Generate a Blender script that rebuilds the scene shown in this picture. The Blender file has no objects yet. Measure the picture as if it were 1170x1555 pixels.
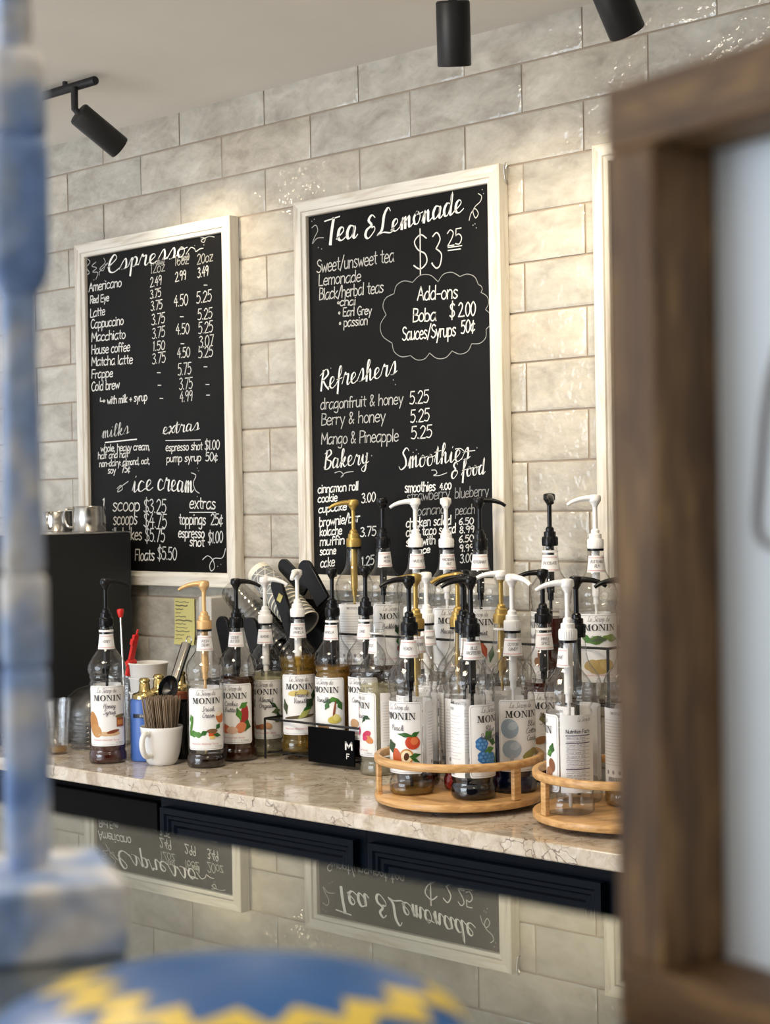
import bpy, math, random
from mathutils import Vector, Matrix
random.seed(7)
S = bpy.context.scene
COL = S.collection
PI = math.pi
R = math.radians

# ------------------------------------------------------------------ camera
FPX = 2511.885
YAW, PITCH, ROLL = 0.740609, -0.004488, -0.0164047
CAM = Vector((0.0, -2.75434, 1.466))
_fw = Vector((-math.sin(YAW) * math.cos(PITCH), math.cos(YAW) * math.cos(PITCH), math.sin(PITCH)))
_r0 = Vector((math.cos(YAW), math.sin(YAW), 0))
_u0 = _r0.cross(_fw)
_rt = math.cos(ROLL) * _r0 + math.sin(ROLL) * _u0
_up = -math.sin(ROLL) * _r0 + math.cos(ROLL) * _u0
cam_d = bpy.data.cameras.new('camera')
cam = bpy.data.objects.new('camera', cam_d)
COL.objects.link(cam)
cam_d.sensor_fit = 'VERTICAL'
cam_d.sensor_height = 36.0
cam_d.sensor_width = 36.0
cam_d.lens = FPX / 1555 * 36.0
cam_d.clip_start = 0.02
cam_d.clip_end = 60
mw = Matrix((( _rt.x, _up.x, -_fw.x, CAM.x), (_rt.y, _up.y, -_fw.y, CAM.y), (_rt.z, _up.z, -_fw.z, CAM.z), (0, 0, 0, 1)))
cam.matrix_world = mw
cam_d.dof.use_dof = True
cam_d.dof.focus_distance = 3.25
cam_d.dof.aperture_fstop = 11.5
S.camera = cam

# ------------------------------------------------------------------ world, daylight, exposure
S.view_settings.view_transform = 'Standard'
S.view_settings.look = 'None'
S.view_settings.gamma = 1.0
S.view_settings.use_curve_mapping = False
S.view_settings.exposure = 0.22
S.cycles.transparent_max_bounces = 40
S.cycles.max_bounces = 10
S.cycles.sample_clamp_indirect = 6.0
W = bpy.data.worlds.new('world')
S.world = W
W.use_nodes = True
bg = W.node_tree.nodes['Background']
bg.inputs[0].default_value = (0.93, 0.95, 1.0, 1)
bg.inputs[1].default_value = 0.85


def area(name, loc, target, sx, sy, power, color):
    d = bpy.data.lights.new(name, 'AREA')
    d.shape = 'RECTANGLE'
    d.size, d.size_y = sx, sy
    d.energy = power
    d.color = color
    o = bpy.data.objects.new(name, d)
    COL.objects.link(o)
    o.location = loc
    o.rotation_euler = (Vector(target) - Vector(loc)).to_track_quat('-Z', 'Y').to_euler()
    return o


def spot(name, loc, target, power, color, angle, blend, radius):
    d = bpy.data.lights.new(name, 'SPOT')
    d.energy = power
    d.color = color
    d.spot_size = R(angle)
    d.spot_blend = blend
    d.shadow_soft_size = radius
    o = bpy.data.objects.new(name, d)
    COL.objects.link(o)
    o.location = loc
    o.rotation_euler = (Vector(target) - Vector(loc)).to_track_quat('-Z', 'Y').to_euler()
    return o


# shop window daylight from behind and to the left of the camera, and added warm fill from above
area('window_daylight', (-3.4, -6.2, 1.7), (-1.6, -0.4, 1.2), 3.2, 2.2, 135, (0.80, 0.90, 1.0))
area('warm_fill_light', (-2.2, -1.55, 2.44), (-2.2, -1.25, 0), 0.6, 0.6, 26, (1.0, 0.86, 0.66))  # added fill that warms the countertop, no fixture behind it
sd = bpy.data.lights.new('sun', 'SUN')
sd.energy = 8.0
sd.angle = R(1.0)
sd.color = (1.0, 0.98, 0.94)
so = bpy.data.objects.new('sun', sd)
COL.objects.link(so)
so.rotation_euler = Vector((0.18, 0.85, -0.60)).to_track_quat('-Z', 'Y').to_euler()   # falls on the shop floor behind the camera
area('warm_fill_light', (-0.3, -1.9, 2.44), (-0.4, -1.8, 0), 0.5, 0.5, 6, (1.0, 0.86, 0.66))  # second, weaker warm fill over the display counter, no fixture either

# ------------------------------------------------------------------ node helpers


def new_mat(name):
    m = bpy.data.materials.new(name)
    m.use_nodes = True
    nt = m.node_tree
    return m, nt, nt.nodes['Principled BSDF']


def P(name, col, rough=0.5, metal=0.0, spec=0.5, trans=0.0, ior=1.45, coat=0.0):
    m, nt, b = new_mat(name)
    b.inputs['Base Color'].default_value = (*col, 1)
    b.inputs['Roughness'].default_value = rough
    b.inputs['Metallic'].default_value = metal
    b.inputs['Specular IOR Level'].default_value = spec
    b.inputs['Transmission Weight'].default_value = trans
    b.inputs['IOR'].default_value = ior
    b.inputs['Coat Weight'].default_value = coat
    return m


def N(nt, t, **kw):
    n = nt.nodes.new(t)
    for k, v in kw.items():
        setattr(n, k, v)
    return n


def noise(nt, scale, detail=4, rough=0.5, vec=None, dist=0.0):
    n = N(nt, 'ShaderNodeTexNoise')
    n.inputs['Scale'].default_value = scale
    n.inputs['Detail'].default_value = detail
    n.inputs['Roughness'].default_value = rough
    n.inputs['Distortion'].default_value = dist
    if vec is not None:
        nt.links.new(vec, n.inputs['Vector'])
    return n


def ramp(nt, fac, stops):
    n = N(nt, 'ShaderNodeValToRGB')
    e = n.color_ramp.elements
    while len(e) < len(stops):
        e.new(0.5)
    for el, (p, c) in zip(e, stops):
        el.position = p
        el.color = (*c, 1) if len(c) == 3 else c
    nt.links.new(fac, n.inputs['Fac'])
    return n


def mixc(nt, a, b, fac, mode='MIX'):
    n = N(nt, 'ShaderNodeMix', data_type='RGBA', blend_type=mode)
    for sock, v in ((n.inputs[6], a), (n.inputs[7], b), (n.inputs[0], fac)):
        if isinstance(v, (int, float)):
            sock.default_value = v
        elif isinstance(v, tuple):
            sock.default_value = (*v, 1)
        else:
            nt.links.new(v, sock)
    return n.outputs[2]


def objco(nt, scale=(1, 1, 1)):
    tc = N(nt, 'ShaderNodeTexCoord')
    mp = N(nt, 'ShaderNodeMapping')
    mp.inputs['Scale'].default_value = scale
    nt.links.new(tc.outputs['Object'], mp.inputs['Vector'])
    return mp.outputs['Vector']


def bump(nt, b, h, strength, dist):
    n = N(nt, 'ShaderNodeBump')
    n.inputs['Strength'].default_value = strength
    n.inputs['Distance'].default_value = dist
    nt.links.new(h, n.inputs['Height'])
    nt.links.new(n.outputs[0], b.inputs['Normal'])
    return n


def wood(name, c1, c2, c3, axis, fine=60, rough=0.6, stretch=14, knots=False):
    m, nt, b = new_mat(name)
    sc = [fine, fine, fine]
    sc[axis] = fine / stretch
    v = objco(nt, tuple(sc))
    n1 = noise(nt, 1.0, 5, 0.6, v, 1.2)
    n2 = noise(nt, 0.25, 3, 0.5, v, 0.5)
    r1 = ramp(nt, n1.outputs[0], [(0.3, c1), (0.52, c2), (0.72, c3)])
    r2 = ramp(nt, n2.outputs[0], [(0.35, (0.72, 0.72, 0.72)), (0.6, (1, 1, 1))])
    col = mixc(nt, r1.outputs[0], r2.outputs[0], 0.7, 'MULTIPLY')
    nt.links.new(col, b.inputs['Base Color'])
    b.inputs['Roughness'].default_value = rough
    bump(nt, b, n1.outputs[0], 0.35, 0.002)
    return m


def attr_mat(name, rough=0.5, spec=0.4, emit=None):
    m, nt, b = new_mat(name)
    a = N(nt, 'ShaderNodeAttribute', attribute_name='Col')
    nt.links.new(a.outputs['Color'], b.inputs['Base Color'])
    b.inputs['Roughness'].default_value = rough
    b.inputs['Specular IOR Level'].default_value = spec
    return m


def thin_glass(name, tint, edge, gloss=0.06, rough=0.02, ior=1.5):
    m = bpy.data.materials.new(name)
    m.use_nodes = True
    nt = m.node_tree
    nt.nodes.remove(nt.nodes['Principled BSDF'])
    out = nt.nodes['Material Output']
    tr = N(nt, 'ShaderNodeBsdfTransparent')
    gl = N(nt, 'ShaderNodeBsdfGlossy')
    gl.inputs['Roughness'].default_value = rough
    lw = N(nt, 'ShaderNodeLayerWeight')
    lw.inputs['Blend'].default_value = 0.32
    cr = ramp(nt, lw.outputs['Facing'], [(0.38, tint), (0.96, edge)])
    nt.links.new(cr.outputs[0], tr.inputs['Color'])
    l2 = N(nt, 'ShaderNodeLayerWeight')
    l2.inputs['Blend'].default_value = 0.5
    pw = N(nt, 'ShaderNodeMath', operation='POWER')
    pw.inputs[1].default_value = 4.0
    nt.links.new(l2.outputs['Facing'], pw.inputs[0])
    ad = N(nt, 'ShaderNodeMath', operation='MULTIPLY_ADD', use_clamp=True)
    ad.inputs[1].default_value = 0.75
    ad.inputs[2].default_value = gloss
    nt.links.new(pw.outputs[0], ad.inputs[0])
    nz = noise(nt, 70, 2, 0.5, objco(nt))
    bp_ = N(nt, 'ShaderNodeBump')
    bp_.inputs['Strength'].default_value = 0.25
    bp_.inputs['Distance'].default_value = 0.004
    nt.links.new(nz.outputs[0], bp_.inputs['Height'])
    nt.links.new(bp_.outputs[0], gl.inputs['Normal'])
    mx = N(nt, 'ShaderNodeMixShader')
    nt.links.new(ad.outputs[0], mx.inputs[0])
    nt.links.new(tr.outputs[0], mx.inputs[1])
    nt.links.new(gl.outputs[0], mx.inputs[2])
    nt.links.new(mx.outputs[0], out.inputs['Surface'])
    return m


def liquid(name, col, clear=0.0, rough=0.04):
    """syrup: pigmented body with a clear share that lets the background through"""
    m = bpy.data.materials.new(name)
    m.use_nodes = True
    nt = m.node_tree
    b = nt.nodes['Principled BSDF']
    out = nt.nodes['Material Output']
    b.inputs['Base Color'].default_value = (*col, 1)
    b.inputs['Roughness'].default_value = rough
    if clear > 0:
        tr = N(nt, 'ShaderNodeBsdfTransparent')
        mc = max(col)
        tr.inputs['Color'].default_value = (*[min(1, (c / mc) ** 0.8) for c in col], 1)
        mx = N(nt, 'ShaderNodeMixShader')
        mx.inputs[0].default_value = clear
        nt.links.new(b.outputs[0], mx.inputs[1])
        nt.links.new(tr.outputs[0], mx.inputs[2])
        nt.links.new(mx.outputs[0], out.inputs['Surface'])
    return m


# ------------------------------------------------------------------ mesh helpers
def sm(p, n=5):
    """catmull-rom through 2D or 3D points"""
    if len(p) < 3:
        return [tuple(q) for q in p]
    closed = p[0] == p[-1]
    out = []
    for i in range(len(p) - 1):
        p0 = p[i - 1] if i > 0 else (p[-2] if closed else p[0])
        p1, p2 = p[i], p[i + 1]
        p3 = p[i + 2] if i + 2 < len(p) else (p[1] if closed else p[-1])
        for k in range(n):
            t = k / n
            out.append(tuple(0.5 * (2 * b + (c - a) * t + (2 * a - 5 * b + 4 * c - d) * t * t + (3 * b - a - 3 * c + d) * t ** 3)
                             for a, b, c, d in zip(p0, p1, p2, p3)))
    out.append(tuple(p[-1]))
    return out


class MB:
    def __init__(s):
        s.v, s.f, s.c = [], [], []

    def add(s, vs, fs, col=None, M=None):
        o = len(s.v)
        for q in vs:
            q = Vector(q)
            s.v.append(tuple(M @ q) if M is not None else tuple(q))
        for f in fs:
            s.f.append(tuple(i + o for i in f))
            s.c.append(col or (1, 1, 1))

    def box(s, x0, x1, y0, y1, z0, z1, col=None, M=None):
        s.add([(x0, y0, z0), (x1, y0, z0), (x1, y1, z0), (x0, y1, z0), (x0, y0, z1), (x1, y0, z1), (x1, y1, z1), (x0, y1, z1)],
              [(0, 3, 2, 1), (4, 5, 6, 7), (0, 1, 5, 4), (1, 2, 6, 5), (2, 3, 7, 6), (3, 0, 4, 7)], col, M)

    def lathe(s, prof, n=32, M=None, col=None, sx=1.0, sy=1.0, a0=0.0, a1=2 * PI, caps=True):
        full = abs(a1 - a0 - 2 * PI) < 1e-6
        m = n if full else n + 1
        vs, fs = [], []
        for r, z in prof:
            for i in range(m):
                a = a0 + (a1 - a0) * i / n
                vs.append((r * math.cos(a) * sx, r * math.sin(a) * sy, z))
        for j in range(len(prof) - 1):
            for i in range(n):
                i2 = (i + 1) % m
                fs.append((j * m + i, j * m + i2, (j + 1) * m + i2, (j + 1) * m + i))
        if full and caps and prof[0] != prof[-1]:
            if prof[0][0] > 1e-5:
                fs.append(tuple(range(m - 1, -1, -1)))
            if prof[-1][0] > 1e-5:
                fs.append(tuple((len(prof) - 1) * m + i for i in range(m)))
        s.add(vs, fs, col, M)

    def tube(s, pts, rad, n=10, col=None, M=None, flat=1.0):
        pts = [Vector(p) for p in pts]
        if not isinstance(rad, (list, tuple)):
            rad = [rad] * len(pts)
        vs, fs = [], []
        ref = None
        for i, p in enumerate(pts):
            d = (pts[min(i + 1, len(pts) - 1)] - pts[max(i - 1, 0)]).normalized()
            if ref is None:
                ref = Vector((0, 0, 1)) if abs(d.z) < 0.9 else Vector((1, 0, 0))
            a = d.cross(ref).normalized()
            b = a.cross(d).normalized()
            ref = b
            for k in range(n):
                t = 2 * PI * k / n
                vs.append(p + (a * math.cos(t) + b * math.sin(t) * flat) * rad[i])
        for i in range(len(pts) - 1):
            for k in range(n):
                k2 = (k + 1) % n
                fs.append((i * n + k, i * n + k2, (i + 1) * n + k2, (i + 1) * n + k))
        fs.append(tuple(range(n - 1, -1, -1)))
        fs.append(tuple((len(pts) - 1) * n + k for k in range(n)))
        s.add(vs, fs, col, M)

    def ribbon(s, pts, w, map3, col=None):
        """flat stroke through 2D pts; w number or function(direction)"""
        n = len(pts)
        if n < 2:
            return
        vs = []
        for i, p in enumerate(pts):
            a, b = pts[max(i - 1, 0)], pts[min(i + 1, n - 1)]
            dx, dy = b[0] - a[0], b[1] - a[1]
            l = math.hypot(dx, dy) or 1e-9
            dx, dy = dx / l, dy / l
            ww = (w(dx, dy) if callable(w) else w) / 2
            ex = ww * 0.6 if i == n - 1 else (-ww * 0.6 if i == 0 else 0)
            vs.append(map3(p[0] + dy * ww + dx * ex, p[1] - dx * ww + dy * ex))
            vs.append(map3(p[0] - dy * ww + dx * ex, p[1] + dx * ww + dy * ex))
        s.add(vs, [(2 * i, 2 * i + 2, 2 * i + 3, 2 * i + 1) for i in range(n - 1)], col)

    def blob(s, cx, cy, rx, ry, rot, map3, col, n=14, rings=2, fn=None):
        """filled 2D shape with boundary radius function fn(angle)"""
        vs = [map3(cx, cy)]
        fs = []
        c, q = math.cos(rot), math.sin(rot)
        for k in range(1, rings + 1):
            for i in range(n):
                a = 2 * PI * i / n
                f = (fn(a) if fn else 1.0) * k / rings
                x, y = rx * math.cos(a) * f, ry * math.sin(a) * f
                vs.append(map3(cx + c * x - q * y, cy + q * x + c * y))
        for i in range(n):
            fs.append((0, 1 + i, 1 + (i + 1) % n))
        for k in range(rings - 1):
            for i in range(n):
                i2 = (i + 1) % n
                fs.append((1 + k * n + i, 1 + (k + 1) * n + i, 1 + (k + 1) * n + i2, 1 + k * n + i2))
        s.add(vs, fs, col)

    def quad(s, pts, map3, col=None, nu=1, nv=1):
        """2D quad (4 pts) subdivided"""
        vs, fs = [], []
        for j in range(nv + 1):
            for i in range(nu + 1):
                u, v = i / nu, j / nv
                x = (pts[0][0] * (1 - u) + pts[1][0] * u) * (1 - v) + (pts[3][0] * (1 - u) + pts[2][0] * u) * v
                y = (pts[0][1] * (1 - u) + pts[1][1] * u) * (1 - v) + (pts[3][1] * (1 - u) + pts[2][1] * u) * v
                vs.append(map3(x, y))
        for j in range(nv):
            for i in range(nu):
                k = j * (nu + 1) + i
                fs.append((k, k + 1, k + nu + 2, k + nu + 1))
        s.add(vs, fs, col)

    def mesh(s, name, mat, smooth=True, angle=40):
        me = bpy.data.meshes.new(name)
        me.from_pydata(s.v, [], s.f)
        ca = me.color_attributes.new('Col', 'FLOAT_COLOR', 'CORNER')
        buf = []
        for p, c in zip(me.polygons, s.c):
            buf += [c[0], c[1], c[2], 1.0] * p.loop_total
        ca.data.foreach_set('color', buf)
        me.materials.append(mat)
        if smooth:
            me.shade_smooth()
            me.set_sharp_from_angle(angle=R(angle))
        me.update()
        return me

    def build(s, name, mat, parent=None, loc=(0, 0, 0), smooth=True, angle=40, bevel=0, seg=2):
        return link(name, s.mesh(name, mat, smooth, angle), parent, loc, bevel, seg)


def link(name, me, parent=None, loc=(0, 0, 0), bevel=0, seg=2, rotz=0):
    o = bpy.data.objects.new(name, me)
    COL.objects.link(o)
    o.location = loc
    o.rotation_euler = (0, 0, rotz)
    if parent is not None:
        o.parent = parent
    if bevel:
        md = o.modifiers.new('bevel', 'BEVEL')
        md.width = bevel
        md.segments = seg
        md.limit_method = 'ANGLE'
        md.angle_limit = R(40)
    return o


def tag(o, label, cat, group=None):
    o['label'] = label
    o['category'] = cat
    if group:
        o['group'] = group
    return o


def thing(name, label, cat, loc=(0, 0, 0), rotz=0, group=None):
    o = bpy.data.objects.new(name, None)
    o.empty_display_size = 0.02
    COL.objects.link(o)
    o.location = loc
    o.rotation_euler = (0, 0, rotz)
    return tag(o, label, cat, group)


def struct(o):
    o['kind'] = 'structure'
    return o


def axisM(p, d, up=(0, 0, 1)):
    """matrix whose local z runs along d from p"""
    z = Vector(d).normalized()
    u = Vector(up)
    if abs(z.dot(u)) > 0.98:
        u = Vector((1, 0, 0))
    x = u.cross(z).normalized()
    y = z.cross(x)
    return Matrix(((x.x, y.x, z.x, p[0]), (x.y, y.y, z.y, p[1]), (x.z, y.z, z.z, p[2]), (0, 0, 0, 1)))


def ray(u, v):
    return _fw + _rt * ((u - 585) / FPX) - _up * ((v - 777.5) / FPX)


def at(u, v, y):
    """point of a wall-parallel plane seen at a place of the photograph (used to measure the lettering)"""
    d = ray(u, v)
    return CAM + d * ((y - CAM.y) / d.y)


# ------------------------------------------------------------------ materials
def mk_tile():
    m, nt, b = new_mat('glazed_tile')
    a = N(nt, 'ShaderNodeAttribute', attribute_name='Col')
    v = objco(nt, (1, 1, 1))
    vs = objco(nt, (1.0, 1.0, 1.7))
    n1 = noise(nt, 10, 5, 0.6, vs, 0.6)
    n2 = noise(nt, 26, 4, 0.6, vs, 0.6)
    r1 = ramp(nt, n1.outputs[0], [(0.28, (0.36, 0.328, 0.278)), (0.5, (0.49, 0.457, 0.395)), (0.72, (0.59, 0.56, 0.495))])
    r2 = ramp(nt, n2.outputs[0], [(0.3, (0.86, 0.86, 0.87)), (0.6, (1, 1, 1))])
    c = mixc(nt, r1.outputs[0], r2.outputs[0], 0.8, 'MULTIPLY')
    c = mixc(nt, c, a.outputs['Color'], 1.0, 'MULTIPLY')
    nt.links.new(c, b.inputs['Base Color'])
    b.inputs['Roughness'].default_value = 0.07
    b.inputs['Specular IOR Level'].default_value = 0.5
    n3 = noise(nt, 16, 3, 0.55, v)
    n4 = noise(nt, 60, 2, 0.5, v)
    h = N(nt, 'ShaderNodeMath', operation='MULTIPLY_ADD')
    h.inputs[1].default_value = 0.22
    nt.links.new(n4.outputs[0], h.inputs[0])
    nt.links.new(n3.outputs[0], h.inputs[2])
    bump(nt, b, h.outputs[0], 0.6, 0.014)
    return m


def mk_quartz():
    m, nt, b = new_mat('veined_quartz')
    v = objco(nt)
    n0 = noise(nt, 9, 4, 0.6, v)
    va = N(nt, 'ShaderNodeVectorMath', operation='MULTIPLY_ADD')
    va.inputs[1].default_value = (0.11, 0.11, 0.11)
    nt.links.new(n0.outputs['Color'], va.inputs[0])
    nt.links.new(v, va.inputs[2])
    n1 = noise(nt, 22, 6, 0.65, va.outputs[0], 0.8)
    base = ramp(nt, n1.outputs[0], [(0.3, (0.36, 0.285, 0.21)), (0.48, (0.54, 0.47, 0.385)), (0.66, (0.66, 0.61, 0.54))])
    vo = N(nt, 'ShaderNodeTexVoronoi', feature='DISTANCE_TO_EDGE')
    vo.inputs['Scale'].default_value = 32
    nt.links.new(va.outputs[0], vo.inputs['Vector'])
    n2 = noise(nt, 13, 3, 0.6, v)
    lt = N(nt, 'ShaderNodeMapRange')
    lt.inputs['From Min'].default_value = 0.0
    lt.inputs['From Max'].default_value = 0.045
    nt.links.new(vo.outputs['Distance'], lt.inputs['Value'])
    mk = ramp(nt, n2.outputs[0], [(0.46, (0, 0, 0)), (0.60, (1, 1, 1))])
    inv = N(nt, 'ShaderNodeMath', operation='SUBTRACT')
    inv.inputs[0].default_value = 1.0
    nt.links.new(lt.outputs[0], inv.inputs[1])
    ml = N(nt, 'ShaderNodeMath', operation='MULTIPLY')
    nt.links.new(inv.outputs[0], ml.inputs[0])
    nt.links.new(mk.outputs[0], ml.inputs[1])
    c = mixc(nt, base.outputs[0], (0.12, 0.085, 0.065), ml.outputs[0])
    nt.links.new(c, b.inputs['Base Color'])
    b.inputs['Roughness'].default_value = 0.08
    return m


def mk_counter_glass():
    m = bpy.data.materials.new('smoked_counter_glass')
    m.use_nodes = True
    nt = m.node_tree
    b = nt.nodes['Principled BSDF']
    out = nt.nodes['Material Output']
    b.inputs['Base Color'].default_value = (0.095, 0.10, 0.088, 1)
    b.inputs['Roughness'].default_value = 0.25
    g = N(nt, 'ShaderNodeBsdfGlossy')
    g.inputs['Color'].default_value = (0.82, 0.85, 0.79, 1)
    g.inputs['Roughness'].default_value = 0.004
    fr = N(nt, 'ShaderNodeFresnel')
    fr.inputs['IOR'].default_value = 2.9
    mx = N(nt, 'ShaderNodeMixShader')
    nt.links.new(fr.outputs[0], mx.inputs[0])
    nt.links.new(b.outputs[0], mx.inputs[1])
    nt.links.new(g.outputs[0], mx.inputs[2])
    nt.links.new(mx.outputs[0], out.inputs['Surface'])
    return m


def mk_distressed():
    m, nt, b = new_mat('distressed_blue_paint')
    v = objco(nt)
    n1 = noise(nt, 30, 2, 0.5, v, 0.3)
    n2 = noise(nt, 140, 4, 0.65, v)
    c1 = ramp(nt, n1.outputs[0], [(0.36, (0.20, 0.34, 0.70)), (0.49, (0.38, 0.50, 0.76)), (0.60, (0.80, 0.79, 0.80))])
    c2 = ramp(nt, n2.outputs[0], [(0.35, (0.7, 0.68, 0.64)), (0.6, (1, 1, 1))])
    nt.links.new(mixc(nt, c1.outputs[0], c2.outputs[0], 0.7, 'MULTIPLY'), b.inputs['Base Color'])
    b.inputs['Roughness'].default_value = 0.6
    bump(nt, b, n2.outputs[0], 0.4, 0.001)
    return m


def mk_bamboo():
    m, nt, b = new_mat('bamboo')
    v = objco(nt, (9, 70, 200))
    n1 = noise(nt, 1.0, 3, 0.5, v)
    v2 = objco(nt, (14, 30, 180))
    n2 = noise(nt, 1.0, 1, 0.5, v2)
    c = ramp(nt, n1.outputs[0], [(0.3, (0.50, 0.27, 0.10)), (0.55, (0.66, 0.39, 0.16)), (0.75, (0.74, 0.47, 0.22))])
    c2 = ramp(nt, n2.outputs[0], [(0.33, (0.72, 0.66, 0.6)), (0.42, (1, 1, 1))])
    nt.links.new(mixc(nt, c.outputs[0], c2.outputs[0], 0.8, 'MULTIPLY'), b.inputs['Base Color'])
    b.inputs['Roughness'].default_value = 0.32
    return m


def mk_plain_noise(name, c1, c2, scale, rough, bumpd=0.0, metal=0):
    m, nt, b = new_mat(name)
    n1 = noise(nt, scale, 4, 0.6, objco(nt))
    nt.links.new(ramp(nt, n1.outputs[0], [(0.35, c1), (0.65, c2)]).outputs[0], b.inputs['Base Color'])
    b.inputs['Roughness'].default_value = rough
    b.inputs['Metallic'].default_value = metal
    if bumpd:
        bump(nt, b, n1.outputs[0], 0.3, bumpd)
    return m


M_TILE = mk_tile()
M_GROUT = P('grout', (0.33, 0.27, 0.21), 0.85)
M_CEIL = mk_plain_noise('ceiling_paint', (0.72, 0.69, 0.64), (0.75, 0.72, 0.67), 3, 0.9)
M_FLOOR = mk_plain_noise('floor_vinyl', (0.50, 0.45, 0.39), (0.56, 0.51, 0.45), 6, 0.5)
M_QUARTZ = mk_quartz()
M_NAVY = mk_plain_noise('navy_cabinet_paint', (0.002, 0.004, 0.0085), (0.0025, 0.005, 0.010), 20, 0.35)
M_NAVY.node_tree.nodes['Principled BSDF'].inputs['Specular IOR Level'].default_value = 0.06
M_APPL = P('black_enamel', (0.003, 0.003, 0.0035), 0.4, spec=0.04)
M_WW_H = wood('whitewashed_wood_rail', (0.62, 0.55, 0.45), (0.82, 0.78, 0.70), (0.88, 0.85, 0.78), 0, 55, 0.6)
M_WW_V = wood('whitewashed_wood_stile', (0.60, 0.52, 0.43), (0.82, 0.78, 0.70), (0.88, 0.85, 0.78), 2, 55, 0.6)
M_CHALK = mk_plain_noise('chalkboard_black', (0.0055, 0.0055, 0.0055), (0.009, 0.0088, 0.0085), 5, 0.42)
M_CHALK.node_tree.nodes['Principled BSDF'].inputs['Specular IOR Level'].default_value = 0.12
M_INK = attr_mat('chalk_ink', 0.8, 0.2)
M_BLACK = P('black_plastic', (0.006, 0.006, 0.007), 0.22, spec=0.35)
M_BLACKM = P('black_powder_coat', (0.014, 0.014, 0.015), 0.45, spec=0.35)
M_WHITE = P('white_plastic', (0.90, 0.90, 0.91), 0.25)
M_GOLD = P('gold_plastic', (0.50, 0.34, 0.10), 0.32, 0.55)
M_COPPER = P('pale_gold_plastic', (0.72, 0.47, 0.22), 0.35, 0.25)
M_PAPER = P('label_paper', (0.86, 0.865, 0.88), 0.42)
M_PRINT = attr_mat('label_print', 0.42, 0.4)
M_GLASS = thin_glass('clear_bottle_plastic', (0.955, 0.95, 0.94), (0.28, 0.27, 0.25), 0.065)
M_CUPPL = thin_glass('clear_cup_plastic', (0.985, 0.985, 0.985), (0.78, 0.78, 0.77), 0.08, 0.05)
M_RIBCUP = thin_glass('ribbed_cup_plastic', (0.90, 0.895, 0.88), (0.72, 0.71, 0.69), 0.16, 0.08)
M_FROST = thin_glass('smoky_lid_plastic', (0.80, 0.80, 0.80), (0.60, 0.60, 0.60), 0.16, 0.3)
M_BAMBOO = mk_bamboo()
M_STEEL = P('brushed_steel', (0.62, 0.60, 0.57), 0.22, 1.0)
M_GOLDCAP = P('brass_cap', (0.62, 0.47, 0.20), 0.22, 1.0)
M_BLUECAN = P('blue_can_paint', (0.07, 0.16, 0.50), 0.35)
M_RUSTCAN = P('rust_can_paint', (0.24, 0.06, 0.025), 0.35)
M_CERAMIC = P('white_ceramic', (0.82, 0.82, 0.82), 0.12, coat=0.3)
M_PAPERCUP = P('white_paper_cup', (0.80, 0.78, 0.75), 0.55)
M_STIR = wood('brown_stirrer', (0.17, 0.12, 0.08), (0.27, 0.20, 0.14), (0.33, 0.25, 0.18), 2, 300, 0.7)
M_RED = P('red_plastic', (0.62, 0.02, 0.015), 0.35)
M_NOTE = P('yellow_note_paper', (0.62, 0.56, 0.22), 0.8)
M_SLEEVE = P('grey_patterned_paper', (0.23, 0.24, 0.24), 0.5)
M_CREAM = P('cream_paper', (0.86, 0.81, 0.68), 0.5)
M_CGLASS = mk_counter_glass()
M_CASE = P('dark_case_panel', (0.03, 0.03, 0.03), 0.5)
M_DIST = mk_distressed()
M_DKWOOD_V = wood('weathered_brown_wood_upright', (0.050, 0.022, 0.008), (0.15, 0.074, 0.024), (0.34, 0.19, 0.065), 2, 190, 0.6, 9)
M_DKWOOD_H = wood('weathered_brown_wood_cross', (0.050, 0.022, 0.008), (0.15, 0.074, 0.024), (0.34, 0.19, 0.065), 0, 190, 0.6, 9)
M_PANEL = P('pale_blue_panel', (0.76, 0.82, 0.88), 0.5)
M_MARK = P('taupe_cord', (0.20, 0.17, 0.16), 0.6)
M_BLUEGLZ = mk_plain_noise('blue_glaze', (0.006, 0.105, 0.37), (0.010, 0.13, 0.42), 25, 0.30)
M_BLUEGLZ.node_tree.nodes['Principled BSDF'].inputs['Specular IOR Level'].default_value = 0.3
M_YELGLZ = P('yellow_glaze', (0.90, 0.66, 0.10), 0.3)
M_BULB = bpy.data.materials.new('lamp_glow')
M_BULB.use_nodes = True
M_BULB.node_tree.nodes['Principled BSDF'].inputs['Emission Color'].default_value = (1, 0.85, 0.6, 1)
M_BULB.node_tree.nodes['Principled BSDF'].inputs['Emission Strength'].default_value = 30

# ------------------------------------------------------------------ the setting
ZC = 2.467           # ceiling
XL, XR = -5.4, 1.2
TL, TH = 0.312, 0.104
Z0, X0 = 2.1745, -2.580


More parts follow.
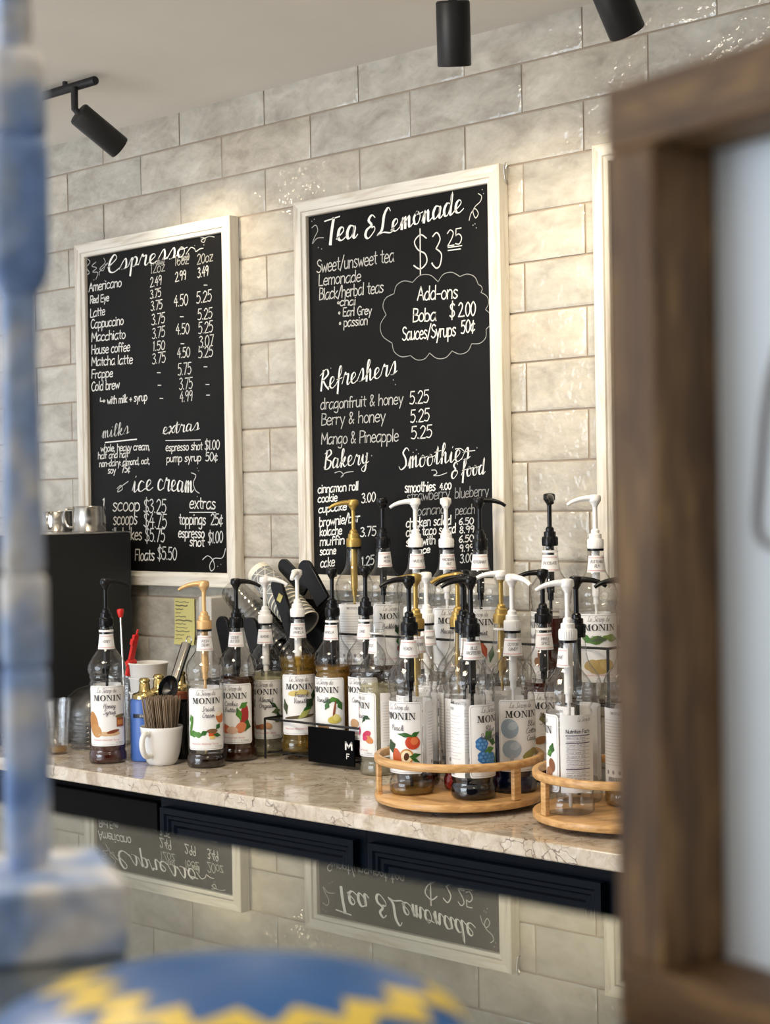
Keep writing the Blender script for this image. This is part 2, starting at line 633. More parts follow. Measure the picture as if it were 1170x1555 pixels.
def tile_wall():
    mb = MB()
    g = 0.0022
    e = 0.011
    n0 = math.floor((Z0 - ZC) / TH) - 1
    for n in range(n0, 21):
        zt, zb = Z0 - n * TH, Z0 - (n + 1) * TH
        zt = min(zt, ZC + 0.01)
        if zt - zb < 0.02 or zt < 0.1:
            continue
        off = 0.0 if (n % 2) else 0.5
        k0 = int((XL - X0) / TL) - 1
        for k in range(k0, k0 + 24):
            x0 = X0 + (k + off) * TL
            x1 = x0 + TL
            if x1 < XL or x0 > XR:
                continue
            a, b, c, d = x0 + g, x1 - g, zb + g, zt - g
            rn = random.random
            tx, tz, th = (rn() - .5) * 0.014, (rn() - .5) * 0.02, rn() * 0.0010
            br = 0.90 + 0.16 * rn()
            warm = (rn() - .5) * 0.05
            col = (br * (1 + warm), br, br * (1 - warm))
            cx, cz = (a + b) / 2, (c + d) / 2
            loops = [(0, 0.010), (0, 0.0022), (e * .22, 0.0009), (e * .55, 0.0002), (e, 0.0)]
            vs = []
            for ins, y in loops:
                for (px, pz) in ((a + ins, c + ins), (b - ins, c + ins), (b - ins, d - ins), (a + ins, d - ins)):
                    yy = y + (0 if ins == 0 and y > .005 else (px - cx) * tx + (pz - cz) * tz - th)
                    vs.append((px, max(yy, -0.0035), pz))
            fs = []
            for l in range(4):
                for i in range(4):
                    j = (i + 1) % 4
                    fs.append((l * 4 + i, l * 4 + j, (l + 1) * 4 + j, (l + 1) * 4 + i))
            fs.append((16, 17, 18, 19))
            mb.add(vs, fs, col)
    return mb


w = tile_wall().build('wall_back', M_TILE, smooth=True, angle=60)
struct(w)
mb = MB()
mb.box(XL, XR, 0.0035, 0.12, 0, ZC)
gr = mb.build('grout_bed', M_GROUT, w, smooth=False)
mb = MB()
mb.box(XL, XR, -6.6, 0.12, ZC, ZC + 0.1)
struct(mb.build('ceiling', M_CEIL, smooth=False))
mb = MB()
mb.box(XL, XR, -6.6, 0.12, -0.1, 0)
struct(mb.build('floor', M_FLOOR, smooth=False))
mb = MB()
mb.box(XR, XR + .1, -6.6, 0.12, 0, ZC)
struct(mb.build('wall_right', mk_plain_noise('beige_wall_paint', (0.42, 0.38, 0.33), (0.46, 0.42, 0.36), 4, 0.8), smooth=False))

# counter and cabinets
HC = 0.902
YF = -0.562
mb = MB()
mb.box(-4.6, -0.6, YF, -0.001, HC - 0.030, HC)
c = mb.build('countertop', M_QUARTZ, bevel=0.003)
tag(c, 'beige veined quartz countertop running along the tiled wall under the syrup bottles', 'countertop')


def panel_front(mb, x0, x1, z0, z1, y, M=None):
    """raised panel front with stepped moulding"""
    steps = [(0, 0.018), (0, 0.0), (0.012, 0.0), (0.016, 0.004), (0.022, 0.004), (0.026, 0.008), (0.034, 0.008), (0.040, 0.013)]
    vs = []
    for ins, dy in steps:
        for (px, pz) in ((x0 + ins, z0 + ins), (x1 - ins, z0 + ins), (x1 - ins, z1 - ins), (x0 + ins, z1 - ins)):
            vs.append((px, y + dy, pz))
    fs = []
    for l in range(len(steps) - 1):
        for i in range(4):
            j = (i + 1) % 4
            fs.append((l * 4 + i, l * 4 + j, l * 4 + 4 + j, l * 4 + 4 + i))
    n = (len(steps) - 1) * 4
    fs.append((n, n + 1, n + 2, n + 3))
    mb.add(vs, fs)


cabs = [(-2.675, -2.088, 'navy base cabinet under the countertop below the mug and upright syrup bottles'),
        (-2.088, -1.535, 'navy base cabinet under the countertop below the bamboo turntables'),
        (-1.535, -0.95, 'navy base cabinet at the right end of the counter, behind the brown frame')]
for i, (a, b, lab) in enumerate(cabs):
    t = thing('base_cabinet', lab, 'cabinet', ((a + b) / 2, -0.30, 0))
    h = (b - a) / 2
    mb = MB()
    mb.box(-h + .0005, h - .0005, -0.235, 0.28, 0.0, HC - 0.0305)
    mb.build('carcass', M_NAVY, t, smooth=False)
    mb = MB()
    panel_front(mb, -h + 0.018, h - 0.018, 0.30, 0.848, -0.2535)
    mb.build('door', M_NAVY, t, smooth=False)
    mb = MB()
    panel_front(mb, -h + 0.018, h - 0.018, 0.10, 0.285, -0.2535)
    mb.build('drawer_front', M_NAVY, t, smooth=False)
t = thing('undercounter_appliance', 'plain black undercounter unit left of the navy cabinets', 'appliance', (-3.18, -0.30, 0))
mb = MB()
mb.box(-0.503, 0.503, -0.22, 0.28, 0.0, HC - 0.0305)
mb.build('housing', M_APPL, t, smooth=False)
mb = MB()
mb.box(-0.495, 0.495, -0.238, -0.22, 0.12, HC - 0.05)
mb.build('door', M_APPL, t, bevel=0.003)
t = thing('base_cabinet', 'navy base cabinet at the left end of the counter, behind the blue post', 'cabinet', (-4.14, -0.30, 0))
mb = MB()
mb.box(-0.455, 0.455, -0.235, 0.28, 0, HC - 0.0305)
mb.build('carcass', M_NAVY, t, smooth=False)
mb = MB()
panel_front(mb, -0.44, 0.44, 0.10, 0.848, -0.2535)
mb.build('door', M_NAVY, t, smooth=False)

# ------------------------------------------------------------------ stroke alphabets
GL = {}


def glyphs(src, store):
    for ln in src.strip().split('\n'):
        ch, wd, st = ln.split('|')
        ss = []
        for q in st.split(';'):
            q = q.strip()
            if not q:
                continue
            hard = q[0] == '!'
            nums = [float(z) for z in q.lstrip('!').split()]
            pts = list(zip(nums[0::2], nums[1::2]))
            if hard:
                ss += [[p, q2] for p, q2 in zip(pts, pts[1:])]
            else:
                ss.append(sm(pts, 4))
        store[ch] = (float(wd), ss)


glyphs('''
a|4.2|3.6 4.2 2 5 .4 3 .6 .6 2 0 3.4 1.6 3.6 4.2;!3.6 5 3.7 .6 4.2 0
b|4.1|!.4 8 .4 0;.4 3.4 1.8 5 3.5 3.6 3.4 1 1.8 0 .4 .8
c|3.9|3.5 4.2 2 5 .4 3.2 .5 1 1.9 0 3.5 .8
d|4.2|3.4 3.8 2 5 .4 3 .6 .6 2 0 3.4 1.4;!3.5 8 3.5 0
e|3.9|.5 2.6 3.4 2.9 3 4.6 1.7 5 .4 3.2 .5 .9 1.9 0 3.5 .8
f|3.0|3 7.4 2 8 1.2 6.8 1.2 0;!.1 4.6 2.6 4.6
g|4.2|3.5 4 2 5 .4 3.2 .6 .9 2 .4 3.5 2;3.5 5 3.5 -1.6 2.2 -3 .5 -2.2
h|4.0|!.4 8 .4 0;.4 3.2 1.8 5 3.3 4 3.4 0
i|1.6|!.7 5 .7 0;!.7 6.6 .8 7.2
k|3.8|!.4 8 .4 0;!3.2 5 .5 2.2 3.4 0
l|1.6|!.7 8 .7 0
m|5.6|!.4 5 .4 0;.4 3.4 1.5 5 2.6 4 2.7 0;2.7 3.4 3.9 5 5 4 5.1 0
n|4.0|!.4 5 .4 0;.4 3.2 1.8 5 3.3 4 3.4 0
o|4.0|2 5 .5 3.4 .6 1 2 0 3.5 1.4 3.4 3.8 2 5
p|4.1|!.4 5 .4 -3;.4 3.4 1.8 5 3.5 3.6 3.4 1 1.8 0 .4 .8
r|3.0|!.4 5 .4 0;.4 3 1.4 4.8 2.8 4.6
s|3.5|3.1 4.4 1.7 5 .6 4 1.7 2.7 3.1 1.4 1.7 0 .4 .7
t|3.0|!1.4 7.4 1.4 .8 2.4 .1;!.1 5 2.8 5
u|4.0|.4 5 .5 1 1.8 0 3.3 1.6;!3.4 5 3.4 0
v|3.8|!.3 5 1.9 0 3.5 5
w|5.4|!.3 5 1.5 0 2.7 4 3.9 0 5.1 5
x|3.8|!.4 5 3.4 0;!3.4 5 .4 0
z|3.8|!.4 5 3.4 5 .5 0 3.6 0
j|1.8|1.2 5 1.2 -2 0 -2.6;!1.2 6.6 1.3 7.2
y|3.9|!.3 5 1.9 .6;!3.6 5 1.2 -3
A|4.9|!.2 0 2.4 8 4.6 0;!1 3 3.9 3
B|4.2|!.5 8 .5 0;.5 8 3.4 7.4 3 4.8 .6 4.3;.6 4.3 3.9 3.6 3.6 .7 .5 0
C|4.6|4.3 6.8 2.6 8 .6 5.6 .6 2.2 2.4 0 4.4 1.2
D|4.8|!.5 8 .5 0;.5 8 3.6 7 4.4 4 3.6 1 .5 0
E|4.3|!4 8 .5 8 .5 0 4.1 0;!.5 4.2 3.4 4.2
F|4.0|!4 8 .5 8 .5 0;!.5 4.2 3.2 4.2
G|4.8|4.3 6.8 2.6 8 .6 5.6 .6 2.2 2.4 0 4.3 1.2;!2.8 3.4 4.4 3.4 4.4 .6
H|4.8|!.5 8 .5 0;!4.2 8 4.2 0;!.5 4 4.2 4
I|1.6|!.7 8 .7 0
K|4.3|!.5 8 .5 0;!3.9 8 .6 3.8 4.1 0
L|3.9|!.5 8 .5 0 3.8 0
M|5.8|!.5 0 .6 8 2.9 2.5 5.2 8 5.4 0
N|5.0|!.5 0 .5 8 4.4 0 4.4 8
O|5.0|2.5 8 .5 5.6 .6 2.2 2.5 0 4.4 2.2 4.5 5.6 2.5 8
P|4.1|!.5 8 .5 0;.5 8 3.8 7.6 3.8 4.4 .5 3.8
R|4.3|!.5 8 .5 0;.5 8 3.8 7.6 3.8 4.4 .5 3.8;!2 4 4.1 0
S|4.3|4 7 2.4 8 .7 6.6 1.6 4.6 3.6 3.4 4 1.4 2.2 0 .4 1
T|4.6|!0 8 4.6 8;!2.3 8 2.3 0
U|4.8|.5 8 .6 1.4 2.4 0 4.2 1.4 4.3 8
V|4.6|!.2 8 2.3 0 4.4 8
W|6.4|!.2 8 1.7 0 3.2 6 4.7 0 6.2 8
Y|4.6|!.2 8 2.3 4 2.3 0;!4.4 8 2.3 4
0|4.3|2.1 8 .5 5.6 .6 2.2 2.1 0 3.7 2.2 3.8 5.6 2.1 8
1|2.4|!.5 6.6 1.4 8 1.4 0
2|4.2|.5 6.4 2 8 3.6 6.4 2.8 3.6 .5 0;!.5 0 3.9 0
3|4.2|.6 7.2 2.2 8 3.4 6.4 1.8 4.4;1.8 4.4 3.8 3 3.2 .6 1.8 0 .4 .9
4|4.3|!2.8 8 .4 3 4.1 3;!3 5.4 3 0
5|4.2|!3.6 8 .9 8 .7 4.6;.7 4.6 2.4 5.2 3.8 3 2.6 .2 .5 .6
6|4.2|3.2 8 1.2 5.4 .5 2.2 2 0 3.6 1.8 2.6 4 .7 2.8
7|4.2|!.4 8 3.8 8 1.6 0
8|4.2|2 8 .7 6.2 2 4.4 3.7 2 2 0 .4 2 2 4.4 3.4 6.2 2 8
9|4.2|3.4 5.6 1.8 4 .5 6 1.8 8 3.4 6.8 3.5 4 3 0
$|4.4|4 7 2.4 8 .7 6.6 1.6 4.6 3.6 3.4 4 1.4 2.2 0 .4 1;!2.3 9.4 2.2 -1.4
¢|3.9|3.5 4.6 2 5.4 .4 3.6 .5 1.4 1.9 .4 3.5 1.2;!2.2 7 1.8 -1
/|3.4|!.2 -.8 3.1 8.6
&|4.4|3.9 0 1 5.6 1.4 7.8 2.8 7 2.2 5 .5 2 1.4 0 3.9 2.8
+|4.0|!2 4.4 2 .8;!.4 2.6 3.6 2.6
-|3.2|!.4 3 2.8 3
.|1.6|!.6 .5 .9 0
,|1.6|!.8 .6 .3 -1.2
:|1.6|!.7 4 .8 3.5;!.7 1 .8 .5
(|2.2|1.9 8.6 .6 4 1.9 -.6
)|2.2|.3 8.6 1.6 4 .3 -.6
°|2.4|1.2 4.2 .4 3.2 1.2 2.2 2 3.2 1.2 4.2
>|5|!.6 8 .6 3 4.4 3;!3.2 4.6 4.6 3 3.2 1.4
''', GL)
GL[' '] = (2.6, [])
SC = {}
glyphs('''
e|3.8|0 .8 2.6 3.4 2 5 .8 4 .8 1 2.2 0 3.9 1.2
s|4.0|0 .6 2.2 5.6 3 3 2.6 .4 1 .2 2.6 .2 4.1 1.4
p|4.4|0 1 1.4 5 1.2 -3.8;1.3 2 2.4 5 3.6 3.6 3 .8 1.6 .4 4.5 1
r|4.2|0 .8 1.2 5.6 1.8 4.6 3 4.8 2.8 1 3.4 0 4.3 1
o|3.9|1.6 5 .4 3 1 .3 2.4 .4 3 3 2 5 1.2 4.2 2.6 4 4 4.4
a|4.5|3 4.4 1.4 5 .4 2.6 1 .2 2.4 1.2 3.2 4.6 3 1 3.6 0 4.6 1.2
c|4.0|3.2 4 1.8 5 .6 3 .8 .6 2.2 0 4 1.2
d|4.5|3 4.4 1.4 5 .4 2.6 1 .2 2.4 1.2 3.2 9 3 1 3.6 0 4.6 1.2
f|3.4|0 1 2.4 6 2.4 9 1.4 8 1.4 -3;!.4 3.4 3.2 3.8
h|4.4|0 1 2 7 1.6 9 1 7 1 0;1 2.4 2.4 5 2.8 .8 3.4 0 4.5 1.2
i|2.6|0 .8 1 5 1 1 1.6 0 2.7 1.2;!1.3 6.6 1.5 7.2
k|4.2|0 1 2 7 1.6 9 1 7 1 0;1 2.2 2.8 5 2.4 2.6 1.2 2.4;1.4 2.4 3 0 4.3 1
l|2.8|0 1 2.2 7 1.8 9 1 7 1 1 1.8 0 2.9 1.2
m|5.5|0 .8 .9 5 .9 0;.9 2.4 2 5 2.4 0;2.4 2.4 3.6 5 4 .8 4.6 0 5.6 1.2
n|4.2|0 .8 .9 5 .9 0;.9 2.4 2.2 5 2.6 .8 3.2 0 4.3 1.2
t|2.8|0 1 1.2 8 1.2 1 2 0 2.9 1.2;!-.2 5.4 3 5.8
u|4.4|.2 4.6 .8 1 2 .2 3.2 4.8 3.2 1 3.8 0 4.5 1.2
x|3.8|0 4.4 1 5 2.6 .4 3.9 .8;!3.4 5 .4 0
y|4.4|0 1 .8 5 1 1.4 2 .4 3 2 3.2 5;3.2 5 3 -2 2 -3.6 .8 -2 4.5 1
b|4.2|0 1 2 7 1.6 9 1 7 1 .6 2.6 .2 3.4 3 2.4 4.6 3 4 4.2 4.2
g|4.4|3 4.4 1.4 5 .4 2.6 1 .4 2.6 1.4 3.2 4.8;3.2 5 3 -2 1.8 -3.6 .8 -2 4.4 1
v|4.0|0 4.4 1 5 1.8 .2 3 4.8 4 4.4
T|4.8|!-.6 8.8 5.4 9.6;3 9.2 2.6 4 2.5 -.6
L|5.2|3.6 8 2.8 9.4 1.8 7 1.6 2 .4 .2 2 .8 4.4 0 5.3 1.2
R|4.8|1.2 9 .9 4 .8 0;-.4 7 2.6 9.4 4 7 1.4 4.6;1.4 4.6 3 2 4.8 0
B|4.8|1.2 9 .9 4 .8 0;0 7.6 2.6 9.4 3.8 7.4 1.4 5 4 3.4 3.4 .6 1.2 -.2 0 1.2
S|4.8|4.6 7.8 3.2 9.4 1.6 7.4 3 4.8 3.6 1.6 1.4 -.2 0 1.4
H|5.4|1 9 .9 0;4.2 9 4 1 4.8 0 5.4 1;!0 4.6 4.6 5
I|3.2|!2.4 9 1 9;1.8 9 1.6 0;!.4 0 2.8 0
C|4.8|4.4 7.4 3 9 .8 5.6 .8 1.8 2.6 0 4.8 1.6
A|5.2|0 0 2.4 9 2.8 9 3.4 1 4.2 0 5.2 1;!1.2 3.4 3.6 3.8
P|4.6|1.2 9 .9 4 .8 0;-.4 7 2.6 9.4 4 7 1.4 4.2
F|4.4|4.4 9 .6 9;1.8 9 1.4 0;!.4 4.8 3.4 5
V|4.6|0 8.4 .8 9 1.8 0 4 9.2
M|6|0 0 1 9 2.6 2 4.6 9 4.8 1 5.4 0 6 1
E|5.0|3.8 7.6 2.6 8.8 1.2 6.6 2.4 4.8 .4 2.4 1.4 0 3.4 .2 5 2
Q|5.6|0 3 3.2 6.6 2.2 8.8 .7 6 .7 1.6 2.6 0 5.4 2
&|4.6|4 7.6 2.6 9 1.4 7.2 2.8 5 1 3.6 .6 1.4 2 0 4.2 2.4 4 4 3 4
''', SC)
SC[' '] = (2.4, [])


def text_width(s, F):
    return sum((F.get(ch) or GL.get(ch) or GL['.'])[0] for ch in s)


def write(mb, s, F, x0, y0, x1, y1, unit, wid, map3, col=(.8, .8, .8), slant=0.0, jit=0.0):
    """lay the word s from (x0,y0) to (x1,y1); unit = height of one grid unit"""
    tw = text_width(s, F)
    L = math.hypot(x1 - x0, y1 - y0)
    ux, uy = (x1 - x0) / L, (y1 - y0) / L
    k = L / tw
    pen = 0.0
    for ch in s:
        wd, ss = F.get(ch) or GL.get(ch) or GL['.']
        dy = (random.random() - .5) * jit
        sc = 1 + (random.random() - .5) * jit * 0.25
        for st in ss:
            pts = []
            for (a, b) in st:
                gx = (pen + a + slant * b) * k
                gy = (b * sc + dy) * unit
                pts.append((x0 + ux * gx, y0 + uy * gx + gy))
            mb.ribbon(pts, wid, map3, col)
        pen += wd


def brush(w0):
    return lambda dx, dy: w0 * (0.34 + 0.72 * max(0.0, -dy))


# ------------------------------------------------------------------ chalkboards
YB = -0.016            # board face
YFR = -0.032           # frame face
FWD = 0.036


def chalkboard(x0, x1, z0, z1, label):
    t = thing('menu_chalkboard', label, 'chalkboard', ((x0 + x1) / 2, 0, z0))
    hx = (x1 - x0) / 2
    H = z1 - z0
    sec = [(0, -0.0015), (0, YFR + .002), (0.002, YFR), (FWD * .68, YFR), (FWD * .74, YFR + .004), (FWD * .97, YFR + .006), (FWD, YFR + .008), (FWD, -0.0015)]
    cor = [(-hx, 0), (hx, 0), (hx, H), (-hx, H)]
    inn = [(1, 1), (-1, 1), (-1, -1), (1, -1)]
    for i in range(4):
        j = (i + 1) % 4
        mb = MB()
        vs = []
        for (c, q) in ((cor[i], inn[i]), (cor[j], inn[j])):
            for (tt, y) in sec:
                vs.append((c[0] + q[0] * tt, y, c[1] + q[1] * tt))
        n = len(sec)
        fs = [(k, n + k, n + k + 1, k + 1) for k in range(n - 1)] + [tuple(range(n)), tuple(range(2 * n - 1, n - 1, -1))]
        mb.add(vs, fs)
        mb.build('frame_rail' if i % 2 == 0 else 'frame_stile', M_WW_H if i % 2 == 0 else M_WW_V, t, smooth=False)
    mb = MB()
    mb.box(-hx + FWD - .004, hx - FWD + .004, YB, -0.003, FWD - .004, H - FWD + .004)
    mb.build('chalk_surface', M_CHALK, t, smooth=False)
    return t


def mapper(t, lift):
    ox, oz = t.location.x, t.location.z
    return lambda x, z: (x - ox, YB - lift, z - oz)


class Chalk:
    """collects strokes; every written line becomes a part of its own"""
    def __init__(s):
        s.lines = []

    def next(s):
        s.lines.append(MB())
        return s.lines[-1]

    def build(s, name, mat, parent, smooth=False):
        for m_ in s.lines:
            m_.build(name, mat, parent, smooth=smooth)


def bw(u, v):
    p = at(u, v, YB)
    return p.x, p.z


def chalk_line(mb, mp, s, u0, v0, u1, v1, hpx, wpx=1.5, F=GL, col=(.78, .77, .74), slant=0.06, jit=0.35, bru=False):
    mb = mb.next()
    a, b = bw(u0, v0), bw(u1, v1)
    cap = 8.0
    um = (u0 + u1) / 2
    h = bw(um, v0 - hpx)[1] - bw(um, v0)[1]
    px = h / hpx
    w0 = wpx * px * 1.15
    write(mb, s, F, a[0], a[1], b[0], b[1], h / cap, brush(w0 * 1.5) if bru else w0, mp, col, slant, jit)


def chalk_path(mb, mp, pts, wpx, col=(.6, .6, .58), smooth=True):
    mb = mb.next() if isinstance(mb, Chalk) else mb
    q = [bw(*p) for p in (sm(pts, 6) if smooth else pts)]
    px = abs(bw(pts[0][0], pts[0][1] - 10)[1] - bw(*pts[0])[1]) / 10
    mb.ribbon(q, wpx * px, mp, col)


def dots(mb, mp, pts, col=(.35, .35, .34)):
    mb = mb.next()
    for (u, v) in pts:
        a = bw(u, v)
        mb.blob(a[0], a[1], 0.0016, 0.0016, 0, mp, col, 6, 1)


GREY = (.30, .30, .29)
x0 = at(112, 373, YFR).x
x1 = at(348, 331, YFR).x
b1 = chalkboard(x0, x1, 1.268, 2.176, 'black menu chalkboard headed espresso in a whitewashed frame on the tiles')
x0b = at(444.5, 313, YFR).x
x1b = at(757, 251, YFR).x
b2 = chalkboard(x0b, x1b, 1.270, 2.176, 'black menu chalkboard headed Tea & Lemonade in a whitewashed frame on the tiles')
x0c = at(898, 222, YFR).x
b3 = chalkboard(x0c, x0c + (x1b - x0b), 1.268, 2.176, 'chalkboard of which only the whitewashed left edge shows beside the brown frame')


mp = mapper(b1, 0.0006)
mb = Chalk()
chalk_line(mb, mp, 'Q', 163, 416, 184, 411, 24, 2.5, SC, (.85, .85, .82), .1, 0, True)
chalk_line(mb, mp, 'spresso', 181, 411, 283, 389, 24, 2.2, SC, (.85, .85, .82), .1, .4, True)
chalk_line(mb, mp, 'milks', 155, 665, 196, 659, 17, 1.2, SC, (.6, .6, .58), .1, .3, True)
chalk_line(mb, mp, 'extras', 247, 660, 303, 653, 17, 1.5, SC, (.75, .75, .73), .1, .3, True)
chalk_line(mb, mp, 'ice', 201, 748, 232, 744, 26, 1.9, SC, (.8, .8, .78), .1, .3, True)
chalk_line(mb, mp, 'cream', 239, 744, 294, 748, 27, 1.9, SC, (.8, .8, .78), .1, .3, True)
mb.build('chalk_heading', M_INK, b1, smooth=False)
mb = Chalk()
for a in [('Americano', 135, 443, 185, 435, 14), ('Red Eye', 137, 461, 166, 457, 11), ('Latte', 137, 482, 160, 478, 13), ('Cappuccino', 138, 499, 188, 493, 14),
          ('Macchiato', 139, 519, 191, 514, 14), ('House coffee', 139, 538, 198, 533, 14), ('Matcha latte', 139, 556, 202, 552, 14),
          ('Frappe', 139, 575, 172, 572, 13), ('Cold brew', 139, 594, 182, 590, 14), ('>', 151, 613, 161, 612, 9), ('with milk + syrup', 163, 614, 224, 608, 12)]:
    chalk_line(mb, mp, *a, 1.35)
for a in [('whole, heavy cream,', 153, 686, 228, 683, 11), ('half and half', 149, 697, 196, 694, 10), ('non-dairy: almond, oat,', 151, 709, 228, 704, 10), ('soy   75¢', 164, 719, 198, 717, 10),
          ('espresso shot', 252, 685, 308, 683, 12), ('pump syrup', 253, 702, 306, 700, 12)]:
    chalk_line(mb, mp, *a, 1.2)
for a in [('1', 155, 771, 160, 771, 14), ('scoop', 171, 776, 213, 776, 20), ('2', 155, 797, 160, 797, 14), ('scoops', 172, 797, 209, 796, 19), ('milkshakes', 162, 819, 216, 820, 18), ('Floats', 205, 851, 235, 851, 17),
          ('extras', 288, 772, 328, 773, 18), ('toppings', 272, 796, 313, 797, 17), ('espresso', 271, 816, 311, 817, 15), ('shot', 288, 829, 311, 830, 14)]:
    chalk_line(mb, mp, *a, 1.6, jit=.25)
mb.build('chalk_menu_line', M_INK, b1, smooth=False)
mb = Chalk()
for a in [('12oz', 228, 416, 251, 411, 15), ('16oz', 265, 404, 287, 400, 15), ('20oz', 299, 402, 324, 396, 15), ('(hot)', 239, 402, 250, 400, 9), ('(iced)', 276, 396, 288, 394, 9)]:
    chalk_line(mb, mp, *a, 1.1, GL, (.4, .4, .37))
for a in [('2.49', 228, 436, 246, 432, 14), ('2.99', 266, 428, 283, 424, 14), ('3.49', 300, 422, 317, 418, 15), ('3.75', 228, 454, 245, 450, 13), ('3.75', 229, 472, 247, 469, 14),
          ('3.75', 230, 494, 251, 490, 16), ('3.75', 231, 515, 251, 511, 16), ('1.50', 232, 533, 251, 531, 14), ('3.75', 231, 553, 252, 550, 16), ('4.50', 264, 466, 286, 463, 17),
          ('4.50', 267, 508, 288, 507, 16), ('4.50', 269, 544, 289, 542, 15), ('5.75', 270, 570, 291, 568, 18), ('3.75', 272, 592, 293, 590, 17), ('4.99', 273, 611, 293, 608, 16),
          ('5.25', 298, 461, 322, 457, 17), ('5.25', 300, 486, 323, 483, 16), ('5.25', 301, 507, 324, 504, 17), ('3.07', 302, 528, 325, 525, 17), ('5.25', 301, 544, 324, 541, 16)]:
    chalk_line(mb, mp, *a, 1.2, GL, (.62, .62, .60), jit=.2)
for (u, v) in [(310, 433), (274, 481), (275, 522), (239, 566), (240, 585), (243, 605), (310, 557), (313, 584), (314, 600)]:
    chalk_path(mb, mp, [(u, v), (u + 5, v)], 1.3, (.6, .6, .6), False)
for a in [('$1.00', 311, 683, 334, 682, 14), ('50¢', 312, 700, 331, 700, 13), ('$3.25', 218, 778, 253, 779, 20), ('$4.75', 218, 800, 254, 802, 21), ('$5.75', 220, 822, 251, 823, 20), ('$5.50', 239, 849, 269, 851, 19),
          ('25¢', 320, 797, 339, 797, 17), ('$1.00', 316, 825, 339, 824, 17)]:
    chalk_line(mb, mp, *a, 1.4, GL, (.66, .66, .65), jit=.2)
mb.build('chalk_price', M_INK, b1, smooth=False)
mb = Chalk()
chalk_path(mb, mp, [(160, 672), (208, 667)], 1.8, (.8, .8, .78), False)
chalk_path(mb, mp, [(252, 669), (305, 668)], 1.2, (.7, .7, .7), False)
chalk_path(mb, mp, [(288, 778), (328, 778)], 1.3, (.7, .7, .7), False)
chalk_path(mb, mp, [(308, 850), (316, 844), (324, 851), (326, 862), (321, 867), (319, 858), (326, 848), (338, 847), (343, 833)], 1.2, (.65, .65, .64))
chalk_path(mb, mp, [(283, 386), (290, 376), (296, 378), (298, 382), (304, 378), (309, 377)], 1.3, (.6, .6, .57))
chalk_path(mb, mp, [(305, 361), (312, 362), (310, 368), (306, 365), (318, 359), (326, 360)], 1.2, (.55, .55, .5))
chalk_path(mb, mp, [(133, 393), (137, 398), (132, 406), (136, 414), (133, 417)], 1.1, (.5, .5, .48))
chalk_path(mb, mp, [(146, 398), (140, 404), (147, 407), (141, 413), (149, 414), (146, 424)], 1.1, (.5, .5, .48))
chalk_path(mb, mp, [(158, 392), (160, 399), (152, 408), (157, 411), (160, 403), (164, 400), (152, 412), (151, 418)], 1.1, (.5, .5, .48))
chalk_path(mb, mp, [(178, 742), (184, 737), (186, 743), (179, 747), (182, 741), (195, 731)], 1.2, (.6, .6, .58))
chalk_path(mb, mp, [(291, 718), (298, 722), (294, 733), (297, 744), (303, 749)], 1.3, (.6, .6, .58))
dots(mb, mp, [(300, 711), (302, 715), (296, 373), (310, 372), (143, 425), (159, 426), (336, 857), (331, 860), (300, 754)])
mb.build('chalk_flourish', M_INK, b1, smooth=False)

mp = mapper(b2, 0.0006)
mb = Chalk()
HW = (.86, .85, .81)
chalk_line(mb, mp, 'Tea', 493, 370, 543, 361, 31, 3.2, SC, HW, .1, .3, True)
chalk_line(mb, mp, '&', 553, 364, 570, 359, 30, 2.8, SC, HW, .1, 0, True)
chalk_line(mb, mp, 'L', 572, 359, 598, 352, 33, 2.8, SC, HW, .1, 0, True)
chalk_line(mb, mp, 'emonade', 594, 352, 704, 322, 29, 2.6, SC, HW, .1, .5, True)
chalk_line(mb, mp, 'Refreshers', 486, 594, 603, 568, 27, 1.9, SC, (.8, .8, .77), .12, .4, True)
chalk_line(mb, mp, 'Bakery', 492, 713, 560, 704, 24, 1.7, SC, (.75, .75, .73), .12, .4, True)
chalk_line(mb, mp, 'Smoothies', 606, 713, 714, 698, 27, 1.8, SC, (.75, .75, .73), .12, .4, True)
chalk_line(mb, mp, '& food', 685, 727, 737, 719, 22, 1.8, SC, (.75, .75, .73), .12, .3, True)
mb.build('chalk_heading', M_INK, b2, smooth=False)
mb = Chalk()
for a in [('Sweet/unsweet tea', 481, 415, 599, 397, 20), ('Lemonade', 484, 434, 549, 427, 17), ('Black/herbal teas', 485, 456, 583, 444, 18), ('°chai', 512, 465, 541, 463, 13), ('° Earl Grey', 514, 481, 565, 477, 13),
          ('° passion', 515, 497, 559, 493, 14)]:
    chalk_line(mb, mp, *a, 1.5, GL, (.56, .55, .52), jit=.3)
for a in [('Add-ons', 634, 456, 696, 453, 21), ('Boba', 627, 489, 663, 487, 20), ('Sauces/Syrups', 611, 517, 693, 510, 20)]:
    chalk_line(mb, mp, *a, 1.8, GL, (.80, .79, .75), jit=.2)
for a in [('dragonfruit & honey', 487, 622, 613, 613, 17), ('Berry & honey', 488, 646, 586, 640, 18), ('Mango & Pineapple', 488, 675, 606, 670, 18)]:
    chalk_line(mb, mp, *a, 1.4, GL, (.5, .5, .48), jit=.2)
